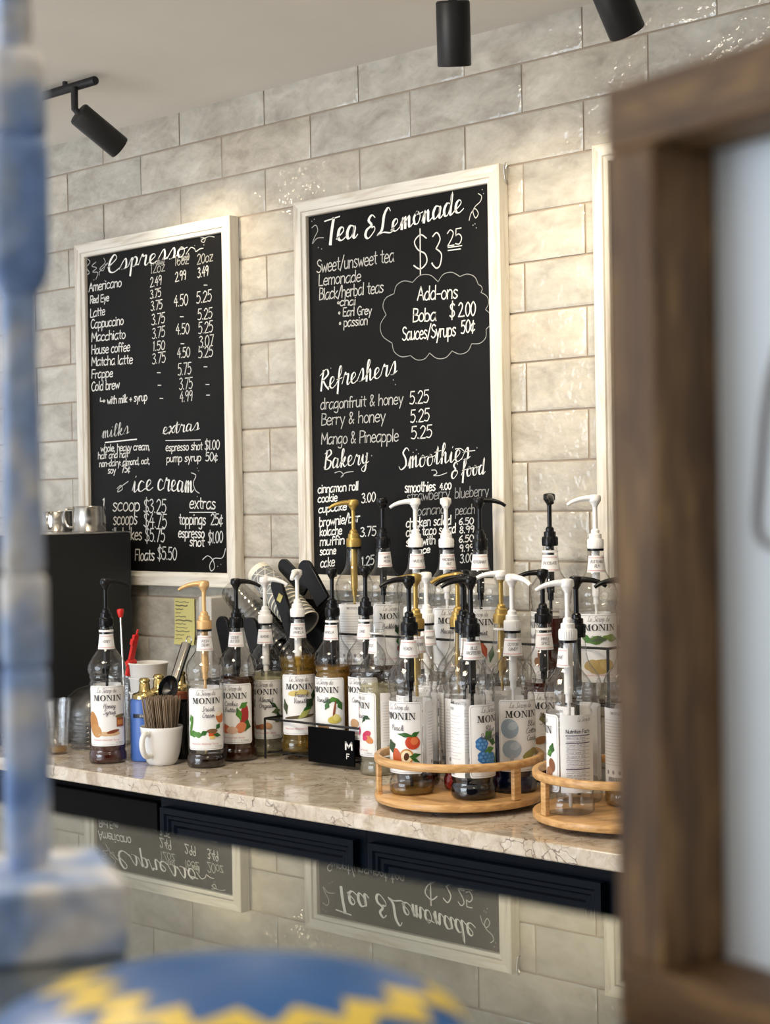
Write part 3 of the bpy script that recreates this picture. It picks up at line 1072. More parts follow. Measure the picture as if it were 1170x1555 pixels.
for a in [('cinnamon roll', 483, 749, 545, 744, 13), ('cookie', 483, 763, 513, 761, 12), ('cupcake', 484, 779, 527, 774, 12), ('brownie/bar', 485, 800, 547, 792, 14), ('kolache', 486, 814, 520, 811, 13), ('muffin', 486, 829, 524, 826, 13),
          ('scone', 486, 843, 511, 841, 12), ('cake', 487, 862, 509, 859, 14), ('smoothies', 615, 748, 662, 745, 15), ('chicken salad', 617, 801, 686, 796, 14), ('chef taco salad', 617, 815, 693, 809, 14),
          ('side with', 617, 830, 662, 826, 13), ('rice', 635, 841, 654, 839, 11)]:
    chalk_line(mb, mp, *a, 1.7, GL, (.82, .82, .80), jit=.25)
for a in [('strawberry', 618, 762, 684, 756, 16), ('blueberry', 691, 757, 743, 752, 16), ('banana', 634, 783, 677, 779, 15), ('peach', 692, 782, 722, 780, 15)]:
    chalk_line(mb, mp, *a, 1.2, GL, (.3, .3, .3), jit=.25)
mb.build('chalk_menu_line', M_INK, b2, smooth=False)
mb = Chalk()
chalk_line(mb, mp, '$', 627, 410, 651, 407, 52, 1.9, GL, (.75, .74, .7), 0, 0)
chalk_line(mb, mp, '.', 655, 401, 659, 400, 14, 2.4, GL, (.75, .74, .7), 0, 0)
chalk_line(mb, mp, '3', 656, 408, 673, 406, 54, 1.9, GL, (.75, .74, .7), 0, 0)
chalk_line(mb, mp, '25', 679, 374, 703, 370, 24, 1.6, GL, (.7, .69, .66), 0, 0)
chalk_path(mb, mp, [(681, 376), (702, 373)], 1.5, (.75, .74, .7), False)
chalk_path(mb, mp, [(681, 380.5), (700, 378)], 1.7, (.8, .8, .76), False)
for a in [('$ 2.00', 683, 482, 723, 479, 21), ('50¢', 700, 507, 722, 503, 19)]:
    chalk_line(mb, mp, *a, 1.8, GL, (.80, .79, .75), jit=.1)
for a in [('5.25', 622, 614, 652, 611, 19), ('5.25', 623, 642, 653, 639, 19), ('5.25', 624, 667, 657, 664, 19)]:
    chalk_line(mb, mp, *a, 1.6, GL, (.68, .68, .66), jit=.1)
for a in [('3.00', 549, 764, 571, 761, 14), ('3.75', 547, 815, 572, 813, 14), ('1.25', 549, 860, 569, 857, 14), ('4.00', 668, 744, 686, 743, 10), ('6.50', 697, 797, 720, 796, 10), ('8.99', 698, 810, 721, 808, 10),
          ('6.50', 697, 824, 720, 822, 10), ('9.99', 698, 838, 720, 836, 10), ('3.00', 699, 855, 720, 853, 13)]:
    chalk_line(mb, mp, *a, 1.6, GL, (.76, .76, .75), jit=.15)
mb.build('chalk_price', M_INK, b2, smooth=False)
mb = Chalk()
cl = [(599, 446), (627, 429), (666, 428), (699, 420), (727, 432), (731, 444), (738, 470), (739, 500), (717, 522), (687, 533), (653, 536), (624, 540), (596, 521), (587, 478), (599, 446)]
cloud = mb.next()
ccx = sum(p[0] for p in cl) / len(cl)
ccy = sum(p[1] for p in cl) / len(cl)
for i in range(len(cl) - 1):
    a, b = cl[i], cl[i + 1]
    m_ = ((a[0] + b[0]) / 2, (a[1] + b[1]) / 2)
    d = math.hypot(b[0] - a[0], b[1] - a[1])
    nx, ny = (b[1] - a[1]) / d, -(b[0] - a[0]) / d
    if nx * (m_[0] - ccx) + ny * (m_[1] - ccy) < 0:
        nx, ny = -nx, -ny
    k = .3 * d
    chalk_path(cloud, mp, [a, (a[0] * .75 + b[0] * .25 + nx * k * .8, a[1] * .75 + b[1] * .25 + ny * k * .8), (m_[0] + nx * k, m_[1] + ny * k),
                        (a[0] * .25 + b[0] * .75 + nx * k * .8, a[1] * .25 + b[1] * .75 + ny * k * .8), b], 1.2, (.34, .34, .33))
chalk_path(mb, mp, [(474, 346), (480, 342), (483, 350), (478, 361), (475, 370), (482, 362), (492, 361)], 1.2, (.45, .44, .42))
chalk_path(mb, mp, [(727, 294), (732, 298), (730, 306), (722, 314), (719, 322), (723, 331), (727, 324), (722, 317), (716, 324), (713, 335)], 1.4, (.6, .6, .56))
chalk_path(mb, mp, [(509, 718), (517, 716), (522, 721), (518, 725), (525, 718), (537, 716)], 1.2, (.5, .5, .5))
chalk_path(mb, mp, [(656, 714), (662, 714), (664, 719), (659, 722), (668, 722), (679, 718)], 1.2, (.6, .6, .6))
chalk_path(mb, mp, [(692, 682), (700, 681), (706, 686), (703, 687), (714, 685), (722, 684)], 1.3, (.7, .7, .7))
dots(mb, mp, [(474, 336), (478, 333), (484, 376), (489, 378), (722, 340), (724, 346), (719, 342), (733, 288), (735, 294), (598, 577), (601, 584), (497, 561), (503, 559), (628, 687), (633, 683), (636, 689), (725, 680), (556, 693), (565, 692)])
mb.build('chalk_flourish', M_INK, b2, smooth=False)
# hook at the top right corner of the second board
hk = MB()
p0 = Vector((b2.location.x + (x1b - x0b) / 2 + 0.008, -0.020, 2.160))
hk.tube([p0 + Vector(q) for q in [(0, 0.010, -0.02), (0, 0.0, -0.02), (0, -0.004, 0.0), (0.001, -0.004, 0.012), (0.006, -0.004, 0.016), (0.009, -0.004, 0.010), (0.005, -0.004, 0.004)]], 0.0016, 8)
tag(hk.build('wall_hook', M_STEEL), 'small wire hook at the top right corner of the Tea & Lemonade board', 'hook')

# ------------------------------------------------------------------ track lights


def track_light(top, bot, r, stem_top, bar, label, power, target):
    t = thing('track_light', label, 'light', tuple(top))
    o = Vector(top)
    d = (Vector(bot) - o)
    L = d.length
    M = axisM((0, 0, 0), d)
    mb = MB()
    mb.lathe([(r * .75, -.001), (r - .002, 0.0), (r, .003), (r, L - .002), (r - .001, L), (r - .003, L), (r - .004, L - .034), (0.0001, L - .034)], 32, M)
    mb.build('lamp_shade', M_BLACKM, t, angle=50)
    mb = MB()
    mb.lathe([(r - .006, L - .0335), (.0001, L - .0320)], 20, M)
    mb.build('lens', M_BULB, t)
    mb = MB()
    st = Vector(stem_top) - o
    mb.tube([st, Vector((st.x, st.y, 0.012)), d.normalized() * 0.008], 0.0085, 12)
    mb.build('stem', M_BLACKM, t)
    if bar:
        mb = MB()
        a, b = Vector(bar[0]) - o, Vector(bar[1]) - o
        dd = (b - a).normalized() * .003
        mb.tube([a, a + dd, b - dd, b], [.009, .0105, .0105, .009], 14)
        mb.build('track_bar', M_BLACKM, t)
        mb = MB()
        for k in (0.25, 0.75):
            q = a.lerp(b, k)
            mb.tube([q, Vector((q.x, q.y, ZC - o.z))], 0.006, 10)
        mb.build('ceiling_mount', M_BLACKM, t)
    spot('track_spot', tuple(o + d * 1.005), target, power, (1.0, 0.83, 0.57), 104, 0.9, 0.022)
    return t


track_light((-3.092, -0.40, 2.381), (-3.067, -0.300, 2.312), 0.0285, (-3.105, -0.40, 2.444), ((-3.038, -0.39, 2.449), (-3.50, -0.39, 2.449)),
            'black track spotlight on a bar at the left, tilted towards the espresso board', 8, (-3.05, -0.0, 1.85))
track_light((-1.920, -0.45, 2.375), (-1.941, -0.423, 2.266), 0.031, (-1.920, -0.45, 2.449), ((-1.72, -0.45, 2.449), (-2.20, -0.45, 2.449)),
            'black track spotlight hanging straight down above the Tea & Lemonade board', 11, (-2.08, -0.0, 1.75))
track_light((-1.590, -0.45, 2.345), (-1.585, -0.390, 2.261), 0.032, (-1.594, -0.45, 2.449), ((-1.36, -0.45, 2.449), (-1.70, -0.45, 2.449)),
            'black track spotlight at the top right, nearest the brown frame', 9.5, (-1.72, -0.0, 1.75))

# ------------------------------------------------------------------ syrup bottles
PROF = [(.034, 0.0), (.0385, .0008), (.041, .004), (.0418, .008), (.0418, .020), (.0412, .0225), (.0388, .027), (.0388, .030), (.0400, .034), (.0400, .174),
        (.0398, .177), (.0380, .181), (.0380, .184), (.0402, .188), (.0412, .191), (.0400, .194), (.0412, .198), (.0425, .206), (.0424, .213), (.0410, .220), (.0375, .228),
        (.0320, .236), (.0262, .243), (.0218, .250), (.0192, .257), (.0176, .266), (.0166, .278), (.0158, .290), (.0155, .2925), (.0142, .2945), (.0142, .302)]


def bottle_mesh():
    mb = MB()
    mb.lathe(PROF, 40)
    # embossed round crest on the shoulder, front and back
    for a in (0, PI / 2, PI, 1.5 * PI):
        pts = []
        for k in range(17):
            q = 2 * PI * k / 16
            z = 0.209 + 0.0085 * math.sin(q)
            y = 0.0085 * math.cos(q)
            rr = 0.0424 - max(0, z - .212) * .22
            pts.append((rr * math.cos(a + y / rr), rr * math.sin(a + y / rr), z))
        mb.tube(pts, 0.0009, 5)
    return mb.mesh('bottle_body', M_GLASS, True, 50)


BODY = bottle_mesh()


def syrup_mesh(level, mat):
    pr = []
    for r, z in PROF:
        rr = max(r - .0012, .001)
        if z > level:
            break
        pr.append((rr, max(z, .0015)))
    r_l, z_l = pr[-1]
    nxt = [p for p in PROF if p[1] > level]
    if nxt:
        p1 = nxt[0]
        f = (level - z_l) / max(p1[1] - z_l, 1e-6)
        pr.append((r_l + (p1[0] - .0012 - r_l) * f, level))
    pr.append((.0001, level))
    mb = MB()
    mb.lathe(pr, 32)
    return mb.mesh('syrup', mat, True, 50)


SYR = {
    'dark': liquid('dark_brown_syrup', (0.012, 0.004, 0.002)),
    'red': liquid('deep_red_syrup', (0.050, 0.008, 0.005)),
    'brown': liquid('brown_syrup', (0.040, 0.012, 0.004)),
    'amber': liquid('amber_syrup', (0.22, 0.15, 0.035), 0.50),
    'gold': liquid('gold_syrup', (0.30, 0.19, 0.05), 0.42),
    'clear': liquid('clear_syrup', (0.60, 0.58, 0.46), 0.72),
    'milky': liquid('cloudy_syrup', (0.62, 0.61, 0.60), 0.55),
    'navy': liquid('navy_blue_syrup', (0.003, 0.010, 0.055)),
    'black': liquid('near_black_syrup', (0.004, 0.005, 0.010)),
    'cherry': liquid('cherry_red_syrup', (0.35, 0.02, 0.015), 0.35),
}
RL = 0.0405
LZ, LH, LW = 0.040, 0.133, 0.0455


def wrapm(lift, rad=RL, z0=LZ):
    def f(x, y):
        a = x / rad
        return ((rad + lift) * math.cos(a), (rad + lift) * math.sin(a), z0 + y)
    return f


INKB = (.02, .02, .025)


def serif(mb, mp, x, y, h, col=INKB):
    """MONIN in bold serif capitals, cap height h; returns width"""
    def Q(pts, nu=1, nv=1):
        mb.quad([(x0_ + px * h, y + py * h) for px, py in pts], mp, col, nu, nv)

    def rect(a, b, c, d):
        Q([(a, c), (b, c), (b, d), (a, d)], max(1, int((b - a) / .15)), 1)
    x0_ = x
    # M
    rect(0, .34, 0, .07); rect(.0, .30, .93, 1); rect(.13, .21, 0, 1); Q([(.13, 1), (.38, 1), (.66, .02), (.56, .02)], 2, 3); Q([(.55, .02), (.63, .02), (.90, 1), (.80, 1)], 2, 3)
    rect(.80, 1.02, 0, 1); rect(.68, 1.14, 0, .07); rect(.84, 1.14, .93, 1)
    x0_ += 1.24 * h
    # O
    n = 20
    for i in range(n):
        a, b = 2 * PI * i / n, 2 * PI * (i + 1) / n
        ro, ri = (.50, .52), (.27, .46)
        Q([(.5 + ro[0] * math.cos(a), .5 + ro[1] * math.sin(a)), (.5 + ro[0] * math.cos(b), .5 + ro[1] * math.sin(b)), (.5 + ri[0] * math.cos(b), .5 + ri[1] * math.sin(b)), (.5 + ri[0] * math.cos(a), .5 + ri[1] * math.sin(a))])
    x0_ += 1.1 * h

    def en():
        rect(0, .32, 0, .07); rect(.0, .28, .93, 1); rect(.12, .19, 0, 1); Q([(.10, 1), (.36, 1), (.92, 0), (.78, 0)], 2, 3); rect(.84, .92, 0, 1); rect(.70, 1.04, .93, 1)
    en()
    x0_ += 1.12 * h
    rect(0, .46, 0, .07); rect(0, .46, .93, 1); rect(.12, .34, 0, 1)
    x0_ += .56 * h
    en()
    x0_ += 1.06 * h
    return x0_ - x


G1, G2, G3 = (.03, .12, .02), (.07, .22, .03), (.02, .06, .02)
ART = {
    'honey': [('e', -.034, .05, .010, .022, .2, (.45, .20, .05)), ('e', -.027, .034, .010, .013, .6, (.50, .25, .07)), ('e', .0, .027, .024, .004, 0, (.62, .42, .24)), ('r', .020, .042, .040, .062, (.32, .09, .03)), ('r', .022, .047, .038, .057, (.60, .24, .06)),
              ('e', .030, .066, .011, .003, .1, (.20, .16, .08)), ('e', .012, .032, .012, .003, .2, (.22, .05, .02))],
    'irish': [('e', .032, .070, .009, .011, .4, (.62, .20, .06)), ('e', .030, .078, .008, .004, .3, (.85, .75, .6)), ('e', -.036, .052, .003, .018, -.2, G2), ('l', -.030, .035, .010, .007, .3, G2), ('l', -.018, .033, .010, .006, .1, G2), ('l', -.006, .037, .008, .005, .5, G1),
              ('r', .004, .030, .020, .038, (.62, .09, .03)), ('r', .006, .024, .018, .030, (.75, .55, .2)), ('e', .012, .041, .010, .004, 0, (.20, .10, .05)), ('l', .026, .050, .007, .005, .8, G1), ('l', .023, .032, .009, .004, -.2, G1), ('l', -.036, .066, .004, .010, .1, G2)],
    'cookie': [('e', .026, .060, .008, .022, -.1, (.38, .03, .03)), ('l', .014, .066, .006, .014, .3, G2), ('l', .030, .040, .010, .012, -.3, G1), ('e', .018, .036, .011, .009, .8, (.66, .22, .10)), ('e', -.022, .034, .016, .008, -.3, (.55, .13, .06)), ('e', -.002, .030, .011, .007, 0, (.75, .50, .38)),
               ('l', .024, .085, .010, .006, .6, G2)],
    'almond': [('l', -.038, .068, .004, .014, -.4, G3), ('l', -.036, .042, .004, .010, .3, G3), ('l', .022, .076, .012, .004, -.7, G3), ('l', .028, .062, .010, .006, .2, (.10, .14, .06)), ('l', .034, .050, .005, .012, .3, G3), ('e', .030, .044, .006, .006, 0, (.16, .16, .08)), ('e', -.006, .028, .008, .005, .2, (.40, .16, .07)),
               ('e', .008, .030, .008, .006, -.4, (.62, .36, .20)), ('e', -.016, .027, .005, .004, .2, (.30, .1, .05))],
    'frvanilla': [('e', -.012, .092, .012, .005, .1, (.62, .50, .16)), ('e', .010, .094, .012, .005, -.2, (.58, .48, .18)), ('l', .024, .070, .012, .010, .8, G3), ('l', .016, .054, .012, .007, .5, G1), ('l', .034, .086, .006, .012, -.2, G3), ('l', -.034, .062, .006, .016, .2, (.06, .08, .04)), ('e', .0, .040, .030, .003, .1, (.10, .07, .03)), ('l', .010, .046, .016, .006, .6, (.4, .42, .12))],
    'vanilla': [('l', .010, .082, .012, .005, .3, G1), ('l', .028, .082, .012, .005, -.4, G1), ('l', .019, .086, .010, .005, .1, G2), ('e', .022, .062, .002, .018, -.15, (.25, .07, .04)), ('l', .006, .072, .005, .009, -.5, G1), ('l', .034, .072, .005, .009, .5, G1), ('e', .022, .042, .012, .007, .1, (.60, .50, .10)), ('e', .026, .047, .006, .006, 0, (.70, .62, .20)), ('r', -.020, .020, .010, .030, (.40, .20, .08))],
    'hibiscus': [('l', .016, .078, .009, .004, .9, G3), ('l', .024, .082, .008, .004, -.4, G3), ('e', .022, .046, .010, .006, .5, (.55, .03, .10)), ('e', .028, .036, .009, .006, -.5, (.62, .22, .06)), ('e', .018, .038, .006, .004, .3, (.6, .05, .15)), ('e', -.012, .05, .012, .008, .3, (.55, .03, .10))],
    'peach': [('e', .026, .058, .0115, .0105, 0, (.55, .06, .02)), ('e', .029, .061, .006, .006, 0, (.68, .18, .06)), ('l', .012, .072, .014, .004, -.1, G1), ('l', .030, .073, .009, .004, .5, G1), ('e', .014, .032, .011, .012, -.2, (.55, .25, .06)), ('e', .014, .032, .0085, .0095, -.2, (.85, .74, .50)), ('e', .014, .032, .004, .006, -.2, (.08, .03, .01)), ('l', .030, .034, .010, .004, .2, G1),
              ('l', .030, .026, .009, .003, -.5, G1), ('e', -.006, .030, .008, .014, .2, (.52, .10, .03)), ('l', -.002, .016, .005, .006, .6, G1), ('l', -.020, .05, .010, .012, .4, G3)],
    'blueras': [('b', -.022, .062, .011, .011, 0, (.05, .20, .52)), ('b', -.016, .038, .013, .011, 0, (.04, .17, .48)), ('b', -.002, .032, .011, .012, .2, (.05, .22, .55)), ('l', -.008, .076, .010, .009, .6, G2), ('l', .004, .064, .010, .006, -.3, G1), ('l', -.006, .050, .011, .006, .2, G2), ('l', .018, .030, .010, .012, .2, G1)],
    'cotton': [('e', -.024, .080, .014, .015, .2, (.36, .46, .58)), ('e', -.018, .085, .008, .006, .4, (.50, .60, .70)), ('e', -.020, .042, .015, .014, .1, (.38, .47, .58)), ('e', -.014, .048, .008, .006, .4, (.52, .61, .70)), ('e', -.020, .024, .003, .008, 0, (.45, .50, .55)), ('e', .016, .032, .014, .006, .4, (.32, .30, .10)), ('e', .030, .036, .010, .005, -.3, (.30, .26, .10))],
    'berry': [('l', .010, .076, .006, .012, .4, G3), ('l', .022, .070, .006, .012, -.3, G1), ('l', .014, .052, .007, .010, .2, G1), ('l', .026, .046, .007, .012, -.5, G3), ('e', .016, .036, .006, .006, 0, (.30, .04, .05)), ('l', .020, .026, .006, .010, .1, G3), ('e', .032, .06, .006, .008, 0, (.35, .08, .12))],
    'maple': [('l', -.010, .082, .008, .010, .2, (.24, .24, .10)), ('l', .004, .086, .007, .008, -.5, (.30, .26, .10)), ('e', -.016, .040, .012, .006, .3, (.34, .18, .08)), ('e', .018, .034, .012, .006, -.2, (.30, .14, .06))],
    'coffee': [('l', -.006, .082, .022, .008, .15, (.10, .20, .04)), ('l', .024, .086, .016, .007, -.2, (.16, .26, .05)), ('l', -.028, .086, .012, .006, -.3, G2), ('e', .0, .030, .020, .012, .1, (.45, .32, .12)), ('e', .014, .034, .012, .009, -.3, (.55, .42, .18)), ('e', -.018, .034, .012, .008, .4, (.50, .36, .14))],
    'chestnut': [('l', .030, .074, .006, .010, -.3, G1), ('l', .024, .066, .007, .006, .4, G2), ('e', .030, .046, .006, .010, .2, (.22, .08, .03)), ('e', .022, .034, .008, .007, 0, (.30, .14, .06))],
    'cane': [('l', .010, .05, .006, .020, .3, (.45, .10, .05)), ('l', .026, .04, .006, .016, -.2, G1), ('e', -.01, .035, .010, .008, 0, (.5, .3, .15))],
}


def blobby(a):
    return 0.86 + 0.16 * abs(math.cos(3.5 * a))


def leaff(a):
    return abs(math.sin(a)) ** 0.0 * (1.0 - 0.25 * abs(math.sin(a)))


LAB = {}


def label_meshes(art, words):
    key = (art, words)
    if key in LAB:
        return LAB[key]
    # paper with rounded corners
    mb = MB()
    mp0 = wrapm(0.0)
    rc = .006
    xs = [-LW, -LW + .0018, -LW + .0036, -LW + rc] + [-LW + rc + (2 * LW - 2 * rc) * k / 14 for k in range(1, 14)] + [LW - rc, LW - .0036, LW - .0018, LW]
    ed = []
    for x in xs:
        d = max(0, abs(x) - (LW - rc))
        ed.append(rc - math.sqrt(max(0, rc * rc - d * d)))
    vs, fs = [], []
    for x, e in zip(xs, ed):
        vs += [mp0(x, e), mp0(x, LH - e)]
    for i in range(len(xs) - 1):
        fs.append((2 * i, 2 * i + 2, 2 * i + 3, 2 * i + 1))
    mb.add(vs, fs)
    paper = mb.mesh('front_label', M_PAPER, True, 60)
    # printed picture
    mb = MB()
    mp1 = wrapm(.0006)
    bx, by, br_ = LW - .003, .003, .005
    bp = []
    for cx, cy, a0 in ((bx - br_, by + br_, -PI / 2), (bx - br_, LH - by - br_, 0), (-bx + br_, LH - by - br_, PI / 2), (-bx + br_, by + br_, PI)):
        for k in range(5):
            a = a0 + PI / 2 * k / 4
            bp.append((cx + br_ * math.cos(a), cy + br_ * math.sin(a)))
    bp.append(bp[0])
    dense = []
    for p, q in zip(bp, bp[1:]):
        nseg = max(1, int(math.hypot(p[0] - q[0], p[1] - q[1]) / .006))
        dense += [(p[0] + (q[0] - p[0]) * k / nseg, p[1] + (q[1] - p[1]) * k / nseg) for k in range(nseg)]
    dense.append(bp[0])
    mb.ribbon(dense, .0005, mp1, (.25, .25, .28))
    for i, it in enumerate(ART[art]):
        mpk = wrapm(.0006 + .00007 * i)
        if it[0] == 'r':
            _, a, b, c, d, col = it
            mb.quad([(a, b), (c, b), (c, d), (a, d)], mpk, col, 5, 1)
        else:
            k, cx, cy, rx, ry, rot, col = it
            fn = blobby if k == 'b' else (lambda a: 1.0 - 0.35 * abs(math.sin(2 * a))) if k == 'l' else None
            rx, ry = rx * 1.22, ry * 1.22
            mb.blob(cx, cy, rx, ry, rot, mpk, col, 18, 3, fn)
            if k == 'b':
                for q in range(7):
                    a = q * 2 * PI / 6
                    rr = .55 if q else 0
                    mb.blob(cx + rx * rr * math.cos(a), cy + ry * rr * math.sin(a), rx * .2, ry * .2, 0, wrapm(.0013), (.12, .36, .70), 8, 1)
            if k == 'l':
                c_, s_ = math.cos(rot), math.sin(rot)
                L = max(rx, ry)
                ax = (c_, s_) if rx >= ry else (-s_, c_)
                mb.ribbon([(cx - ax[0] * L * .9, cy - ax[1] * L * .9), (cx + ax[0] * L * .9, cy + ax[1] * L * .9)], .0006, wrapm(.0014), tuple(min(1, c2 * 1.9 + .03) for c2 in col))
    pic = mb.mesh('label_picture', M_PRINT, False)
    # lettering
    mb = MB()
    mp2 = wrapm(.0016)
    write(mb, 'Le Sirop de', SC, -.024, .1185, .020, .1185, .0011, .0007, mp2, (.22, .21, .23), .2)
    wd = 5.08 * .0125
    serif(mb, mp2, -wd / 2 + .0005, .1005, .0125)
    n = len(words)
    for i, s in enumerate(words):
        y = .084 - i * .0135 - (.004 if n == 1 else 0)
        hw = min(.021, .0021 * len(s) + .003)
        cx = .004 if art in ('honey', 'irish', 'almond', 'frvanilla') else (.022 if art == 'cotton' else -.004)
        write(mb, s, SC, cx - hw, y, cx + hw, y, .00115, .0009, mp2, (.10, .09, .12), .15)
    write(mb, 'Premium Gourmet Syrup', GL, -.034, .0125, .026, .0125, .00042, .0004, mp2, (.55, .12, .14), .1)
    write(mb, '1L (33.8oz)', GL, .018, .006, .036, .006, .00040, .0004, mp2, (.25, .25, .28), .1)
    let = mb.mesh('label_lettering', M_PRINT, False)
    LAB[key] = (paper, pic, let)
    return LAB[key]


def back_meshes(kind):
    key = ('back', kind)
    if key in LAB:
        return LAB[key]
    hw = .036
    mb = MB()
    mp0 = wrapm(0.0)
    mb.quad([(-hw, 0), (hw, 0), (hw, LH), (-hw, LH)], mp0, None, 14, 1)
    paper = mb.mesh('back_label', M_PAPER, True, 60)
    mb = MB()
    mp1 = wrapm(.0005)
    if kind == 'facts':
        write(mb, 'Le Sirop de', SC, -.006, .122, .022, .122, .0008, .0005, mp1, (.3, .3, .32), .2)
        write(mb, 'Nutrition Facts', GL, -.026, .102, .020, .102, .0008, .0008, mp1, (.05, .05, .09))
        y = .098
        for k in range(13):
            heavy = k in (0, 2, 9)
            mb.ribbon([(-.026 + .005 * q, y) for q in range(10)], .0016 if heavy else .0004, mp1, (.12, .09, .16))
            if k < 12:
                write(mb, ('Serving Size', 'Calories 90', 'Total Fat 0', 'Sodium 0', 'Total Carb 23', 'Sugars 22', 'Protein 0', 'Vitamin A 0', 'Calcium 0', 'Iron 0', 'Not a source', 'of fibre')[k], GL, -.025, y - .0048, -.025 + .034, y - .0048, .00034, .0004, mp1, (.25, .2, .3))
            y -= .0064
        write(mb, 'ingredients: cane sugar, water', GL, -.026, .010, .024, .010, .00034, .0004, mp1, (.3, .3, .35))
    else:
        serif(mb, mp1, -.012, .122, .005, (.2, .2, .22))
        y = .112
        for k in range(15):
            L = (.060, .052, .058, .044)[k % 4]
            mb.ribbon([(-.031 + L * q / 10, y) for q in range(11)], .0007, mp1, (.46, .44, .46))
            y -= .0056
        for k in range(4):
            mb.blob(-.020 + .013 * k, .020, .003, .004, 0, mp1, (.35, .32, .36), 8, 1)
        mb.quad([(-.02, .004), (.012, .004), (.012, .012), (-.02, .012)], mp1, (.7, .69, .68), 5, 1)
        for k in range(12):
            mb.quad([(-.018 + .0024 * k, .0045), (-.0168 + .0024 * k, .0045), (-.0168 + .0024 * k, .0115), (-.018 + .0024 * k, .0115)], wrapm(.0008), (.1, .1, .1))
    pr = mb.mesh('label_print', M_PRINT, False)
    LAB[key] = (paper, pr)
    return LAB[key]


def neck_meshes(text):
    key = ('neck', text)
    if key in LAB:
        return LAB[key]
    n = 14
    A = 1.15

    def pt(a, f, lift=0.0):
        z = .2525 + .033 * f
        r = .0204 + (.0164 - .0204) * f + lift
        return (r * math.cos(a), r * math.sin(a), z)
    mb = MB()
    vs, fs = [], []
    for i in range(n + 1):
        a = -A + 2 * A * i / n
        vs += [pt(a, 0), pt(a, 1)]
        if i < n:
            fs.append((2 * i, 2 * i + 2, 2 * i + 3, 2 * i + 1))
    mb.add(vs, fs)
    paper = mb.mesh('neck_label', M_PAPER, True, 60)
    mb = MB()

    def mp(x, y):
        return pt(x / .0184, y / .033, .0005)
    for y in (.004, .029):
        mb.ribbon([(-.019 + .038 * k / 16, y) for k in range(17)], .0011, mp, (.70, .35, .36))
    ws = text.split()
    for i, s in enumerate(ws):
        hw = min(.015, .0017 * len(s))
        y = .0145 + (len(ws) - 1) * .0042 - i * .0086
        write(mb, s, GL, -hw, y, hw, y, .0007, .0009, mp, (.28, .27, .30), .15)
    pr = mb.mesh('neck_lettering', M_PRINT, False)
    LAB[key] = (paper, pr)
    return LAB[key]


PUMP = {}


def pump_meshes(mat, gasket):
    key = (mat.name, gasket)
    if key in PUMP:
        return PUMP[key]
    mb = MB()
    mb.lathe([(.0146, .2990), (.0158, .2992), (.0160, .3005), (.0160, .3165), (.0152, .3180), (.0125, .3182), (.0122, .3270), (.0110, .3282), (.0088, .3284), (.0084, .3345), (.0062, .3372), (.0050, .338)], 24)
    for k in range(24):
        a = 2 * PI * k / 24
        mb.box(.0155, .0164, -.0008, .0008, .3015, .3150, None, Matrix.Rotation(a, 4, 'Z'))
    col = mb.mesh('pump', mat, True, 35)
    mb = MB()
    mb.tube([(0, 0, .334), (0, 0, .3885)], .0046, 12)
    mb.lathe([(.0046, .380), (.0075, .386), (.0075, .389)], 14)
    stem = mb.mesh('pump_stem', mat, True, 40)
    mb = MB()
    mb.lathe([(.0001, .3860), (.0085, .3860), (.0092, .3890), (.0118, .3915), (.0122, .3935), (.0122, .4005), (.0108, .4035), (.006, .4050), (.0001, .4054)], 20)
    pts = sm([(.002, 0, .3970), (.016, 0, .3978), (.032, 0, .3955), (.045, 0, .3910), (.0545, 0, .3850)], 4)
    rr = [.0092 + (.0044 - .0092) * (k / (len(pts) - 1)) ** .8 for k in range(len(pts))]
    mb.tube(pts, rr, 12, flat=.74)
    spout = mb.mesh('pump_spout', mat, True, 45)
    mb = MB()
    mb.tube([(0, 0, .2985), (0, 0, .205)], .0080, 14)
    mb.tube([(0, 0, .205), (0, 0, .190)], .0060, 12)
    mb.tube([(0, 0, .190), (0, 0, .010)], .0032, 8)
    dip = mb.mesh('dip_tube', mat, True, 40)
    mb = MB()
    mb.lathe([(.0143, .2945), (.0163, .2945), (.0163, .2990), (.0143, .2990), (.0143, .2945)], 24)
    gk = mb.mesh('gasket', M_BLACK if gasket == 'black' else M_WHITE, True, 40)
    PUMP[key] = (col, stem, spout, dip, gk)
    return PUMP[key]


DIPB = None


